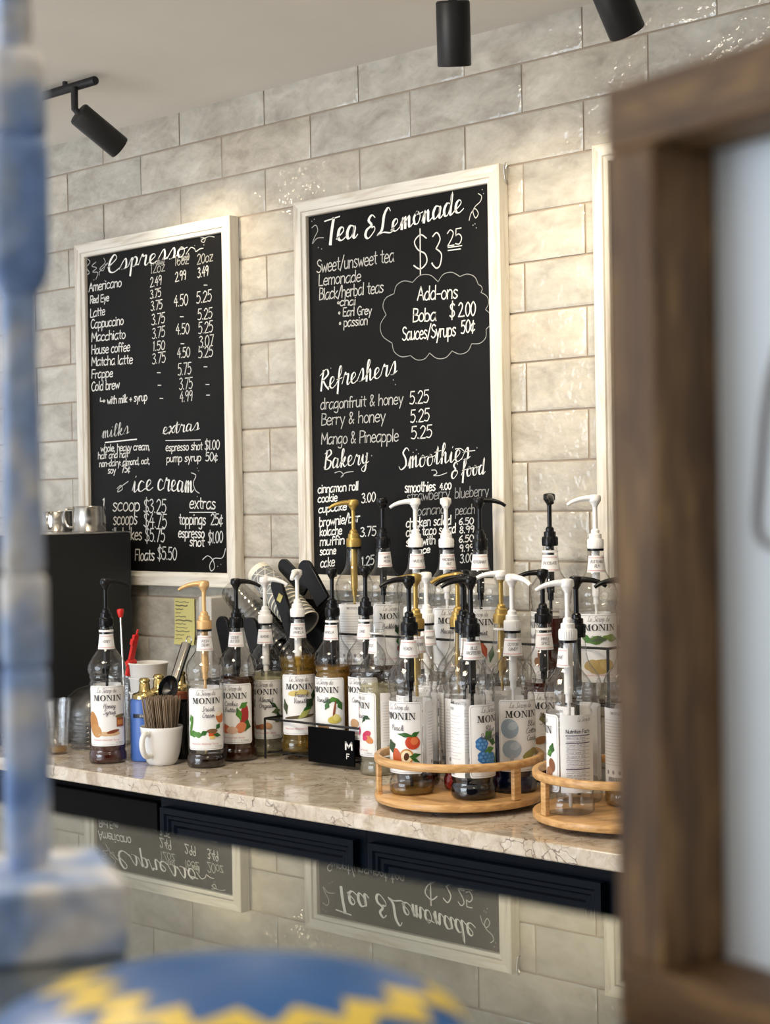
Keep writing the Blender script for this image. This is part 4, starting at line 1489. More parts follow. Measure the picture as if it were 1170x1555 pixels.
def syrup_bottle(x, y, z, art, words, neck, syrup, level, face, pump, spout, label, group=None, gasket='black', back='text', back_off=180, spout_mat=None, dip_mat=None, neck_off=0):
    t = thing('syrup_bottle', label, 'bottle', (x, y, z), 0, group)
    azc = math.atan2(CAM.y - y, CAM.x - x)      # facing the counter's customer side
    link('bottle_body', BODY, t, rotz=azc + .4)
    if syrup:
        link('syrup', syrup_mesh(level, SYR[syrup]), t)
    az = azc + R(face)
    pa, pi, le = label_meshes(art, words)
    p = link('front_label', pa, t, rotz=az)
    link('label_picture', pi, p)
    link('label_lettering', le, p)
    pa, pr = back_meshes(back)
    p = link('back_label', pa, t, rotz=az + R(back_off))
    link('label_print', pr, p)
    if neck:
        pa, pr = neck_meshes(neck)
        p = link('neck_label', pa, t, rotz=az + R(neck_off))
        p.rotation_euler = (0, 0, az + R(neck_off))
        link('neck_lettering', pr, p)
    if pump is not None:
        c_, st, sp, dp, gk = pump_meshes(pump, gasket)
        pz = 0.0
        p = link('pump', c_, t, (0, 0, .0045 if gasket == 'white' else 0), rotz=azc + R(spout))
        link('pump_stem', st, p)
        if spout_mat is not None:
            me = sp.copy()
            me.materials.clear()
            me.materials.append(spout_mat)
            q = link('pump_spout', me, p)
            q['label'] = 'white spout'
        else:
            link('pump_spout', sp, p)
        d = link('dip_tube', dp, p)
        if dip_mat is not None:
            me = dp.copy()
            me.materials.clear()
            me.materials.append(dip_mat)
            d.data = me
        link('gasket', gk, t, (0, 0, 0) if gasket == 'black' else (0, 0, -.004))
    else:
        mb = MB()
        mb.lathe([(.0143, .2965), (.0150, .297), (.0150, .313), (.0138, .3165), (.0001, .3172)], 24)
        mb.build('screw_cap', M_CUPPL, t)
        mb = MB()
        mb.lathe([(.0143, .2935), (.0164, .2935), (.0164, .2965), (.0143, .2965), (.0143, .2935)], 24)
        mb.build('cap_ring', M_WHITE, t)
    return t


DIP_BLUE = P('blue_stained_tube', (0.03, 0.13, 0.36), 0.4)
DIP_TEAL = P('teal_stained_tube', (0.03, 0.22, 0.26), 0.4)
GF = 'syrup bottles standing on the counter'
# row on the counter, left
syrup_bottle(-2.955, -0.452, HC, 'honey', ('Honey', 'Syrup'), 'HONEY', 'red', .10, 0, M_BLACK, 95, 'honey syrup bottle with black pump, leftmost on the counter by the blue can', GF, 'white')
syrup_bottle(-2.729, -0.360, HC, 'irish', ('Irish', 'Cream'), 'IRISH CREAM', 'dark', .032, 2, M_COPPER, -92, 'Irish cream syrup bottle with pale gold pump, right of the white mug', GF)
syrup_bottle(-2.743, -0.252, HC, 'cookie', ('Cookie', 'Butter'), 'COOKIE BUTTER', 'brown', .188, -17, M_BLACK, 88, 'brown cookie butter syrup bottle with black pump, behind the pale gold pump bottle', GF)
syrup_bottle(-2.745, -0.162, HC, 'almond', ('Almond', 'Orgeat'), 'ALMOND', 'clear', .186, -8, M_WHITE, 72, 'clear almond syrup bottle with white pump, beside the brown cookie butter one', GF)
syrup_bottle(-2.356, -0.207, HC, 'hibiscus', ('Hibiscus',), 'HIBISCUS', 'clear', .187, -72, None, 0, 'clear syrup bottle with plain cap and no pump, left of the front turntable', GF, back_off=128)
# front row in the wire rack
ZR = 0.926
GR = 'syrup bottles in the front row of the wire rack'
YR = -0.163
syrup_bottle(-2.639, YR, ZR - .006, 'frvanilla', ('French', 'Vanilla'), 'FRENCH VANILLA', 'amber', .212, 2, M_WHITE, -12, 'amber French vanilla syrup bottle with white pump, first in the wire rack', GR)
syrup_bottle(-2.530, YR, ZR - .006, 'vanilla', ('Vanilla',), 'VANILLA', 'gold', .196, -30, M_BLACK, 172, 'amber vanilla syrup bottle with palm tree label and black pump', GR, 'white')
syrup_bottle(-2.430, YR, ZR, 'cane', ('Cane',), 'CANE', 'dark', .185, -30, M_BLACK, 178, 'dark syrup bottle with black pump behind the bottle without a pump', GR, 'white', neck_off=0)
syrup_bottle(-2.257, YR, ZR - .006, 'berry', ('Berry',), 'MANGO', None, 0, 20, M_WHITE, -70, 'empty bottle with white pump in the rack behind the front turntable', GR)
syrup_bottle(-2.154, YR, ZR, 'berry', ('Cherry',), 'CHERRY', 'cherry', .10, 30, M_BLACK, -80, 'syrup bottle in the rack with black pump behind two other black pumps', GR)
syrup_bottle(-2.059, YR, ZR - .004, 'cane', ('Caramel',), None, None, 0, 160, M_GOLD, -95, 'empty bottle in the rack with gold pump and a white spout', GR, 'white', spout_mat=M_WHITE)
syrup_bottle(-1.955, YR, ZR, 'maple', ('Maple', 'Spice'), 'MAPLE SPICE', 'red', .19, 12, M_BLACK, -92, 'dark maple spice syrup bottle with black pump, last in the front rack row', GR, 'white')
# back row on the upper tier
ZU = 1.074
YU = -0.079
GU = 'syrup bottles on the upper tier of the wire rack'
syrup_bottle(-2.542, YU, ZU, 'cane', ('Toffee',), None, 'dark', .085, 170, M_GOLD, -88, 'upper tier bottle with gold pump and grey back label, leftmost of the tier', GU)
syrup_bottle(-2.454, YU, ZU + .003, 'berry', ('Huckleberry',), 'WHITE MOCHA', 'red', .05, 30, M_BLACK, 175, 'upper tier bottle with thin black pump, second from left', GU)
syrup_bottle(-2.358, YU, ZU, 'coffee', ('Hazelnut',), 'HAZELNUT', 'brown', .06, 20, M_WHITE, -88, 'upper tier bottle with white pump whose spout points left, against the chalkboard', GU)
syrup_bottle(-2.271, YU, ZU, 'berry', ('Macadamia',), 'MACADAMIA NUT', 'amber', .05, 15, M_WHITE, 0, 'upper tier bottle with white pump seen end on, against the chalkboard', GU)
syrup_bottle(-2.179, YU, ZU, 'cane', ('Peppermint',), 'PEPPERMINT', 'dark', .10, -8, M_BLACK, 86, 'upper tier bottle with black pump whose spout crosses the right frame of the chalkboard', GU)
syrup_bottle(-1.998, YU, ZU, 'chestnut', ('Chestnut',), 'CHOCOLATE', 'red', .16, -75, M_BLACK, 5, 'upper tier bottle with black pump seen end on against the tiles', GU, 'white', neck_off=70)
syrup_bottle(-1.887, YU, ZU, 'coffee', ('Coffee',), 'BUTTERED RUM', None, 0, 8, M_WHITE, -82, 'upper tier coffee syrup bottle with white pump beside the brown frame', GU)
# first turntable
TT1 = (-2.003, -0.368)
ZT = 0.9275
GT = 'syrup bottles on the front bamboo turntable'
syrup_bottle(-2.056, -0.443, ZT, 'peach', ('Peach',), 'PEACH', 'gold', .012, -33, M_BLACK, -86, 'nearly empty peach syrup bottle with black pump at the front left of the turntable', GT, back_off=128, neck_off=18)
syrup_bottle(-1.932, -0.412, ZT, 'blueras', ('Blue', 'Raspberry'), 'BLUE RASPBERRY', 'black', .040, 55, M_BLACK, -84, 'blue raspberry syrup bottle with black pump and dark syrup at the turntable front', GT, back_off=-128, neck_off=-40, dip_mat=None)
syrup_bottle(-1.917, -0.309, ZT, 'cotton', ('Blue', 'Cotton', 'Candy'), 'COTTON CANDY', 'navy', .105, 22, M_WHITE, 40, 'blue cotton candy syrup bottle with white pump at the turntable right', GT, neck_off=-20)
syrup_bottle(-2.1055, -0.368, ZT, 'berry', ('Raspberry',), 'RASPBERRY', 'dark', .04, -25, M_GOLD, -80, 'berry syrup bottle with gold pump behind the peach bottle', GT, neck_off=25)
syrup_bottle(-2.068, -0.287, ZT, 'cane', ('Cinnamon',), None, None, 0, 150, M_GOLD, -70, 'empty bottle with gold pump at the back of the turntable', GT)
syrup_bottle(-2.000, -0.352, ZT, 'berry', ('Strawberry',), 'STRAWBERRY', 'cherry', .030, 165, M_BLACK, -76, 'bottle with black pump and red syrup in the middle of the turntable', GT, neck_off=-120)
# second turntable
TT2 = (-1.652, -0.338)
syrup_bottle(-1.702, -0.428, ZT, 'chestnut', ('Praline',), 'PRALINE', None, 0, -92, M_WHITE, -86, 'empty bottle with white pump and nutrition label on the right turntable', 'syrup bottles on the right bamboo turntable', back='facts', back_off=120, neck_off=25)
syrup_bottle(-1.757, -0.326, ZT, 'cane', ('Lavender',), None, None, 0, 120, M_BLACK, 88, 'empty bottle with black pump behind the white pump on the right turntable', 'syrup bottles on the right bamboo turntable')
syrup_bottle(-1.668, -0.300, ZT, 'cane', ('Pumpkin',), None, 'gold', .04, 150, M_BLACK, -92, 'bottle half hidden by the brown frame on the right turntable', 'syrup bottles on the right bamboo turntable', back_off=180)

# ------------------------------------------------------------------ bamboo turntables


def turntable(x, y, rot, label):
    t = thing('turntable', label, 'turntable', (x, y, HC), rot)
    mb = MB()
    mb.lathe([(.10, 0), (.10, .010)], 40)
    mb.build('swivel_base', M_BLACK, t)
    mb = MB()
    mb.lathe([(.155, .010), (.159, .0115), (.160, .013), (.160, .022), (.159, .0235), (.155, .0245), (.0001, .0245)], 72)
    mb.build('tray', M_BAMBOO, t, angle=50)
    mb = MB()
    zl, zh = .082, .096
    mb.lathe([(.1495, zl), (.158, zl), (.160, zl + .002), (.160, zh - .002), (.158, zh), (.1495, zh), (.148, zh - .002), (.148, zl + .002), (.1495, zl)], 72)
    mb.build('guard_ring', M_BAMBOO, t, angle=50)
    for k in range(3):
        a = 2 * PI * k / 3
        mb = MB()
        mb.box(.1485, .158, -.009, .009, .0245, zl, None, Matrix.Rotation(a, 4, 'Z'))
        mb.build('post', M_BAMBOO, t, bevel=.002)
    return t


azr = math.atan2(CAM.y - TT1[1], CAM.x - TT1[0])
turntable(TT1[0], TT1[1], azr + R(42), 'round bamboo turntable with guard ring holding the peach and blue raspberry bottles')
turntable(TT2[0], TT2[1], azr + R(-67), 'round bamboo turntable with guard ring, cut off by the brown frame')

# ------------------------------------------------------------------ wire rack
t = thing('bottle_rack', 'black wire two tier bottle rack with hanging sign behind the turntables', 'rack', (-2.25, -0.12, HC))
ox, oy, oz = -2.25, -0.12, HC


def wire(mb, pts, r=.0022):
    mb.tube([(p[0] - ox, p[1] - oy, p[2] - oz) for p in pts], r, 8)


mb = MB()
zl = ZR - .009
for yy, xe in ((-0.200, -2.412), (-0.1605, -1.90), (-0.127, -1.90)):
    wire(mb, [(-2.70, yy, zl), (xe, yy, zl)], .0018)
for k in range(17):
    wire(mb, [(-2.70 + .05 * k, -0.205 if k < 6 else -0.1630, zl - .003), (-2.70 + .05 * k, -0.122, zl - .003)], .0016)
mb.build('lower_shelf', M_BLACKM, t)
mb = MB()
zu = ZU - .0045
for yy in (-0.112, -0.079, -0.046):
    wire(mb, [(-2.595, yy, zu), (-1.83, yy, zu)], .002)
for k in range(16):
    wire(mb, [(-2.59 + .05 * k, -0.118, zu - .0035), (-2.59 + .05 * k, -0.038, zu - .0035)], .0018)
mb.build('upper_shelf', M_BLACKM, t)
mb = MB()
wire(mb, [(-2.700, -0.128, 0.992), (-2.700, -0.211, 0.992), (-2.404, -0.211, 0.992), (-2.404, -0.211, HC + .001)], .0026)
wire(mb, [(-2.700, -0.211, 0.992), (-2.700, -0.211, HC + .001)], .0026)
mb.build('front_rail', M_BLACKM, t)
mb = MB()
wire(mb, [(-2.595, -0.036, 1.182), (-2.595, -0.1245, 1.182), (-1.83, -0.1245, 1.182), (-1.83, -0.036, 1.182)], .0026)
mb.build('upper_rail', M_BLACKM, t)
for xx in (-2.595, -1.83):
    for yy in (-0.1245, -0.036):
        mb = MB()
        wire(mb, [(xx, yy, HC + .0005), (xx, yy, 1.182)], .003)
        mb.build('leg', M_BLACKM, t)
mb = MB()
mb.box(-2.558 - ox, -2.420 - ox, -0.2165 - oy, -0.2135 - oy, 0.910 - oz, 0.986 - oz)
sg = mb.build('sign', M_APPL, t)
mb = MB()
mpS = lambda x, z: (x - ox, -0.2171 - oy, z - oz)
SW = (.86, .86, .84)
write(mb, 'M', GL, -2.446, .946, -2.425, .946, .0019, .0042, mpS, SW)
write(mb, 'F', GL, -2.443, .926, -2.434, .926, .0013, .0018, mpS, SW)
mb.build('sign_lettering', M_PRINT, sg, smooth=False)

# ------------------------------------------------------------------ left end of the counter
mx, my = -3.346, -0.062
t = thing('espresso_machine', 'tall matte black coffee machine housing at the left end of the counter', 'coffee machine', (mx - .24, my - .22, HC))
mb = MB()
mb.box(-.24, .24, -.22, .22, .03, 1.409 - HC - .004)
mb.build('housing', P('matte_black_panel', (0.010, 0.011, 0.013), 0.5), t, bevel=.004)
mb = MB()
mb.box(-.24, .2405, -.22, .2205, 1.409 - HC - .004, 1.409 - HC)
mb.build('cup_tray', M_STEEL, t, bevel=.001)
for sx in (-.2, .2):
    for sy in (-.18, .18):
        mb = MB()
        mb.lathe([(.02, 0), (.022, .004), (.018, .031)], 16, Matrix.Translation((sx, sy, 0)))
        mb.build('foot', M_BLACK, t)


def pitcher(x, y, z, r, h, az, label):
    t = thing('milk_pitcher', label, 'pitcher', (x, y, z), az)
    mb = MB()
    mb.lathe([(.0001, 0), (r * .96, 0), (r, .003), (r * 1.0, h * .5), (r * .985, h - .003), (r * 1.02, h), (r * 1.0, h + .0012), (r * .96, h - .002), (r * .96, .004), (.0001, .004)], 36)
    mb.build('pitcher_body', M_STEEL, t, angle=40)
    mb = MB()
    pts = sm([(r * .98, 0, h * .9), (r + .018, 0, h * .92), (r + .024, 0, h * .6), (r + .016, 0, h * .22), (r * .99, 0, h * .18)], 5)
    mb.tube(pts, .0035, 8)
    mb.build('handle', M_STEEL, t)


pitcher(-3.432, -0.128, 1.4095, .042, .064, R(215), 'brushed steel milk pitcher on top of the black coffee machine')
pitcher(-3.540, -0.150, 1.4095, .040, .052, R(-60), 'smaller steel milk pitcher behind the blue post, on the black coffee machine')

# notes on the wall


def note(u0, v0, u1, v1, label, lines):
    a, b = at(u0, v0, -.006), at(u1, v1, -.006)
    hw, h = (b.x - a.x) / 2, a.z - b.z
    t = thing('paper_note', label, 'note', ((a.x + b.x) / 2, -.0045, a.z))
    mb = MB()
    vs, fs = [], []
    n = 10
    for j in range(n + 1):
        f = j / n
        yy = -.002 - .012 * max(0, f - .6) ** 2 * 2
        vs += [(-hw, yy, -h * f), (hw, yy + .001, -h * f), (hw, yy + .0018, -h * f), (-hw, yy + .0008, -h * f)]
    for j in range(n):
        o = 4 * j
        fs += [(o, o + 1, o + 5, o + 4), (o + 1, o + 2, o + 6, o + 5), (o + 2, o + 3, o + 7, o + 6), (o + 3, o, o + 4, o + 7)]
    fs += [(0, 3, 2, 1), (4 * n, 4 * n + 1, 4 * n + 2, 4 * n + 3)]
    mb.add(vs, fs)
    mb.build('note_sheet', M_NOTE, t)
    mb = MB()
    for k, (L, wgt) in enumerate(lines):
        z = -h * (.08 + .87 * k / len(lines))
        f = -z / h
        yy = -.0028 - .012 * max(0, f - .6) ** 2 * 2
        mb.ribbon([(-hw * .85 + hw * 1.7 * L * q / 6, z + .0012 * math.sin(q * 2.1 + k)) for q in range(7)], wgt, lambda x, zz: (x, yy, zz), (.18, .16, .10))
    mb.build('note_writing', M_PRINT, t, smooth=False)


note(265, 908, 296, 980, 'long yellow handwritten note on the tiles behind the pale gold pump', [(.8, .0016), (.7, .003), (.45, .002), (.3, .0015), (.6, .002), (.95, .003), (.6, .0018), (.7, .0015), (.8, .0022), (.5, .0016), (.4, .0014)])
note(317, 908, 345, 945, 'second yellow note on the tiles, half behind the cup dispenser', [(.8, .0016), (.6, .0018), (.7, .0016), (.5, .0016)])

# blue and rust cream cans


def can(x, y, mat, label, text):
    t = thing('cream_can', label, 'can', (x, y, HC))
    mb = MB()
    mb.lathe([(.030, 0), (.0325, .002), (.033, .004), (.033, .132), (.0315, .137), (.028, .139)], 36)
    b = mb.build('can_body', mat, t)
    mb = MB()
    mb.lathe([(.0275, .139), (.0275, .147), (.0255, .150), (.016, .1525), (.013, .156), (.0122, .170), (.010, .1745), (.0125, .1755), (.0125, .180), (.009, .184), (.0001, .185)], 28)
    mb.build('cap', M_GOLDCAP, t, angle=50)
    if text:
        az = math.atan2(CAM.y - y, CAM.x - x)
        mb = MB()
        f = wrapm(.0003, .033, 0)
        f2 = wrapm(.0006, .033, 0)
        mb.quad([(-.03, .098), (.014, .098), (.014, .107), (-.03, .107)], f, (.005, .006, .02), 8, 1)
        write(mb, 'ELLE', GL, -.012, .1005, .012, .1005, .0006, .0008, f2, (.75, .75, .8))
        for k in range(6):
            mb.ribbon([(-.012 + .003 * q, .078 - .0085 * k) for q in range(4 + (k * 3) % 4)], .0012, f, (.30, .40, .70))
        o = mb.build('can_print', M_PRINT, b, smooth=False)
        o.rotation_euler = (0, 0, az)


can(-2.905, -0.386, M_BLUECAN, 'blue can with brass cap between the honey bottle and the white mug', True)
can(-2.942, -0.314, M_RUSTCAN, 'rust red can with brass cap right behind the blue can', False)
can(-2.962, -0.232, M_RUSTCAN, 'rust red can with brass cap, rearmost of the cans', False)

# mug with stirrers
MX, MY = -2.829, -0.402
t = thing('coffee_mug', 'white ceramic mug full of brown stirrers at the counter edge', 'mug', (MX, MY, HC), math.atan2(CAM.y - MY, CAM.x - MX) + R(-38))
mb = MB()
mb.lathe([(.0001, .002), (.027, .0), (.030, .001), (.0345, .008), (.0400, .026), (.0440, .050), (.0465, .076), (.0475, .083), (.0468, .0845), (.0455, .0835), (.0445, .076), (.0420, .050), (.0380, .028), (.030, .008), (.0001, .007)], 48)
mb.build('mug_body', M_CERAMIC, t, angle=60)
mb = MB()
mb.tube(sm([(.0430, 0, .070), (.058, 0, .073), (.068, 0, .062), (.068, 0, .042), (.058, 0, .026), (.0395, 0, .024)], 6), [.0062] * 31, 12)
mb.build('handle', M_CERAMIC, t)
mb = MB()
mb.box(-.0022, .0022, -.0008, .0008, 0, .134)
STM = mb.mesh('coffee_stirrer', M_STIR, False)
spots = []
for i in range(-6, 7):
    for j in range(-9, 10):
        px, py = i * .0052 + (.0026 if j % 2 else 0), j * .0036
        if px * px + py * py < .029 ** 2:
            spots.append((px, py))
for (px, py) in spots:
    o = link('coffee_stirrer', STM)
    ln = 1.0 / .029 * .15
    o.location = (MX + px, MY + py, HC + .0125 + random.random() * .004)
    o.rotation_euler = (-py * ln, px * ln, random.random() * .5 - .25 + azr)
    tag(o, 'flat brown coffee stirrer in the bundle standing in the white mug', 'stirrer', 'brown stirrers in the white mug')

# black scoop with steel handle in a dark cup
t = thing('dark_cup', 'black cup behind the white mug with a scoop leaning in it', 'cup', (-2.862, -0.312, HC))
mb = MB()
mb.lathe([(.0001, 0), (.026, 0), (.034, .128), (.0325, .128), (.025, .004), (.0001, .004)], 28)
mb.build('cup_body', M_BLACK, t)
t = thing('coffee_scoop', 'black oval scoop with steel handle leaning over the stirrers', 'scoop', (-2.884, -0.330, 1.056))
mb = MB()
Ms = axisM((0, 0, 0), (.35, -.72, .35))
mb.lathe([(.0001, -.010), (.012, -.008), (.020, 0), (.0245, .010), (.0230, .0105), (.018, .001), (.0001, -.006)], 28, Ms, None, 1.0, 1.25)
mb.build('scoop_bowl', M_BLACK, t)
mb = MB()
h0, h1 = Vector((-.004, .014, .010)), Vector((-.034, .080, .094))
mb.tube([h0, h0.lerp(h1, .1), h1], [.009, .0115, .0120], 16)
mb.build('handle', M_STEEL, t)
mb = MB()
c0 = h1 + Vector((.0, .008, .010))
mb.tube([c0 + Vector((.009 * math.cos(a), 0, .009 * math.sin(a))) for a in [2 * PI * k / 16 for k in range(17)]], .0014, 6)
mb.build('ring', M_STEEL, t)

# paper cups behind
for k in range(3):
    t = thing('paper_cup', 'white paper cup in the nested stack behind the cans, at the back of the counter', 'cup', (-3.058, -0.248, HC + .0005 + .034 * k), 0, 'nested white paper cups')
    mb = MB()
    mb.lathe([(.0001, .004), (.031, 0), (.0325, .001), (.0452, .126), (.0475, .128), (.0480, .1305), (.0462, .132), (.0442, .129), (.0318, .008), (.0001, .006)], 36)
    mb.build('cup_body', M_PAPERCUP, t, angle=50)

# clear pitcher with red tools
t = thing('clear_container', 'tall clear container behind the honey bottle holding red kitchen tools', 'container', (-3.147, -0.268, HC))
mb = MB()
mb.lathe([(.0001, .003), (.034, 0), (.036, .002), (.040, .15), (.040, .168), (.0385, .168), (.0385, .15), (.034, .005), (.0001, .005)], 32)
mb.build('container_wall', M_CUPPL, t, angle=50)
kx = at(183, 931, -.26)
kb = Vector((-3.128, -0.262, HC + .012))
t = thing('red_knob_stirrer', 'thin steel stirrer with red knob against the black machine', 'stirring rod', tuple(kb))
mb = MB()
mb.tube([(0, 0, 0), kx - kb], .0022, 8)
mb.build('rod', M_STEEL, t)
mb = MB()
mb.lathe([(.0001, -.011), (.005, -.010), (.008, .0), (.0088, .006), (.007, .010), (.0001, .011)], 16, axisM(kx - kb, kx - kb))
mb.build('knob', M_RED, t)
a, b = at(208, 956, -.275), at(198, 1008, -.275)
t = thing('red_clip', 'red plastic bag clip standing beside the paper cups', 'clip', tuple(b + Vector((0, 0, -.03))))
d = a - b
Mc = axisM((0, 0, .03), d)
mb = MB()
L = d.length
mb.box(-.007, .007, -.004, .004, -.03, L * .85, None, Mc)
mb.box(-.010, .004, -.005, .005, L * .55, L * .72, None, Mc)
mb.tube([Mc @ Vector((0.002, 0, L * .84)), Mc @ Vector((.003, 0, L))], .0028, 8)
mb.build('clip_arm', M_RED, t, bevel=.001)
mb = MB()
mb.box(-.014, .012, -.006, .006, -.004, .012, None, axisM((0, 0, .03), (d.x * .3 + .1, d.y, d.z)))
mb.build('clip_jaw', M_RED, t, bevel=.002)
t = thing('steel_tongs', 'slim steel tongs standing in the white paper cups', 'tongs', (-3.050, -0.243, HC + .085))
for s_ in (-1, 1):
    mb = MB()
    mb.tube([(s_ * .010, 0, 0), (s_ * .006, 0.002, .06), (.004, .004, .096)], [.003, .004, .002], 8, flat=.35)
    mb.build('tong_arm', M_STEEL, t)

# clear cups and lids at far left


def clear_cup(x, y, r0, r1, h, label, band=None):
    t = thing('clear_cup', label, 'cup', (x, y, HC))
    mb = MB()
    mb.lathe([(.0001, .003), (r0 - .002, .0), (r0, .002), (r0 + (r1 - r0) * .8, h * .8), (r1, h - .004), (r1 + .0022, h - .003), (r1 + .0022, h), (r1 - .001, h), (r0 + (r1 - r0) * .8 - .001, h * .8), (r0 - .0015, .005), (.0001, .005)], 36)
    mb.build('cup_wall', M_CUPPL, t, angle=50)
    if band:
        mb = MB()
        mb.lathe([(.0001, .0055), (r0 - .003, .0055), (r0 - .003, .016), (.0001, .016)], 24)
        mb.build('drink_residue', SYR['gold'], t)


clear_cup(-3.150, -0.446, .024, .033, .126, 'tall clear plastic cup with amber residue at the counter edge by the blue post', True)
clear_cup(-3.255, -0.38, .030, .040, .110, 'clear plastic cup behind the blue post, below the coffee machine')
lx, ly = -3.160, -0.345
for k in range(7):
    t = thing('plastic_cover', 'clear plastic cover in the stack left of the honey bottle', 'cover', (lx, ly, HC + .0005 + .0105 * k), 0, 'stacked clear plastic covers')
    mb = MB()
    mb.lathe([(.043, 0), (.046, .0008), (.046, .004), (.042, .006), (.040, .010), (.0001, .0102)], 32)
    mb.build('cover_shell', M_CUPPL, t, angle=40)
t = thing('cake_dome', 'smoky grey translucent dome standing before the coffee machine', 'dome', (-3.262, -0.255, HC))
mb = MB()
mb.lathe([(.075, 0), (.078, .002), (.078, .040), (.074, .080), (.062, .108), (.040, .126), (.018, .133), (.0001, .134)], 40)
mb.build('dome_shell', M_FROST, t, angle=60)

# ------------------------------------------------------------------ diagonal cup dispenser on the wall side
DX = Vector((-.797, 0, .604))           # stacks lean up to the left
PX = Vector((-.604, 0, -.797))          # across, towards lower left
hot_tip = at(392, 868, -.062)
clr_tip = at(353, 895, -.062)
t = thing('cup_dispenser', 'black cup dispenser with slanted bays and rounded dividers against the wall', 'cup dispenser', (-2.86, -0.06, HC))
T0 = Vector((-2.86, -.06, HC))
mb = MB()
mb.box(-.17, .20, -.040, .050, 0.0, .150)
mb.build('dispenser_base', M_BLACK, t, bevel=.004)
mb = MB()
mb.box(-.06, .255, .046, .052, .15, .345)
mb.build('back_plate', M_BLACK, t, smooth=False)


def tongue(u0, v0, u1, v1, wpx, y):
    a, b = at(u0, v0, y) - T0, at(u1, v1, y) - T0
    d = (b - a)
    L = d.length
    w_ = wpx / 640 / 2
    M = axisM(b, -d, (0, 1, 0))
    mb = MB()
    prof = [(-w_, 0), (w_, 0)] + [(w_ * math.cos(q), L - w_ + w_ * math.sin(q)) for q in [PI * k / 12 for k in range(13)]]
    n = len(prof)
    vs = [(p[0], -.005, p[1]) for p in prof] + [(p[0], .005, p[1]) for p in prof]
    fs = [tuple(range(n)), tuple(range(2 * n - 1, n - 1, -1))] + [(k, n + k, n + (k + 1) % n, (k + 1) % n) for k in range(n)]
    mb.add([(x, y_, z) for (x, y_, z) in vs], fs, None, M)
    return mb.build('divider', M_BLACK, t, bevel=.001)


for q in [(459, 853, 492, 914, 26), (336, 936, 352, 1010, 26), (378, 938, 398, 1015, 27), (418, 880, 452, 985, 22)]:
    tongue(*q, -.109)
tongue(426, 853, 466, 896, 22, -.040)
s0 = at(425, 908, -.1155) - T0
mb = MB()
mb.box(-.007, .007, -.0005, .0005, -.009, .009, None, Matrix.Translation(s0) @ Matrix.Rotation(R(28), 4, 'Y'))
mb.build('sticker', M_NOTE, t, smooth=False)
a = at(320, 905, -.05) - T0
mb = MB()
mb.box(a.x, a.x + .045, -.03, .04, .15, a.z)
mb.build('side_panel', P('pale_grey_plastic', (.55, .53, .50), .5), t, bevel=.003)


def hot_cup_parts():
    mb = MB()
    mb.lathe([(.0001, .003), (.026, .003), (.0275, 0), (.0285, .001), (.036, .098), (.0356, .098), (.0281, .006), (.0001, .006)], 32)
    body = mb.mesh('cup_body', M_SLEEVE, True, 50)
    mb = MB()
    mb.lathe([(.0001, .0022), (.0255, .0022), (.0268, -.0008), (.0278, -.0008), (.0287, .0008), (.0300, .0150)], 32, caps=False)
    bot = mb.mesh('cup_bottom', M_CREAM, True, 50)
    mb = MB()
    mb.lathe([(.0358, .0975), (.0372, .098), (.0380, .100), (.0372, .102), (.0358, .1015), (.0358, .0975)], 32)
    rim = mb.mesh('rolled_rim', M_CREAM, True, 60)
    mb = MB()
    rows = 5
    for j in range(rows):
        for i in range(8):
            h0, h1 = .006 + .0185 * j, .006 + .0185 * (j + 1)

            def mpp(a, z):
                r = .0285 + (.0358 - .0285) * (z - .001) / .097 + .0004
                return (r * math.cos(a), r * math.sin(a), z)
            a0 = 2 * PI * i / 8 + (.39 if j % 2 else 0)
            st = 2 * PI / 8
            for (p, q) in (((a0, h0), (a0 + st / 2, h1)), ((a0 + st, h0), (a0 + st / 2, h1)), ((a0, h0), (a0 + st, h0))):
                n_ = 5
                seg = [(p[0] + (q[0] - p[0]) * k / n_, p[1] + (q[1] - p[1]) * k / n_) for k in range(n_ + 1)]
                sc = .033
                mb.ribbon([(s[0] * sc, s[1]) for s in seg], .0016, lambda x, z: mpp(x / .033, z), (.8, .78, .72))
    pat = mb.mesh('printed_pattern', M_PRINT, False)
    return body, bot, rim, pat


hb = hot_cup_parts()
for k in range(9):
    p = hot_tip - DX * (.012 * k)
    t = thing('hot_cup', 'grey patterned paper cup in the slanted stack below the Tea & Lemonade board', 'cup', tuple(p), 0, 'patterned paper cups in the dispenser')
    t.rotation_euler = (-DX).to_track_quat('Z', 'Y').to_euler()
    link('cup_body', hb[0], t)
    if k == 0:
        link('cup_bottom', hb[1], t)
    link('rolled_rim', hb[2], t)
    if k == 0:
        link('printed_pattern', hb[3], t)
mb = MB()
pr = [(.0001, .002), (.029, .002), (.031, 0)]
for k in range(6):
    z = .004 + .015 * k
    r = .0315 + .006 * k / 6
    pr += [(r, z), (r + .0009, z + .005), (r + .0002, z + .011)]
pr += [(.038, .096), (.041, .0965), (.041, .099), (.0385, .099)]
mb.lathe(pr, 32, caps=False)
CC = mb.mesh('clear_cold_cup', M_RIBCUP, True, 50)
for k in range(9):
    o = link('clear_cold_cup', CC)
    o.location = clr_tip - DX * (.0150 * k)
    o.rotation_euler = (-DX).to_track_quat('Z', 'Y').to_euler()
    tag(o, 'ribbed clear cup in the slanted stack right of the espresso board', 'cup', 'clear cups in the dispenser')

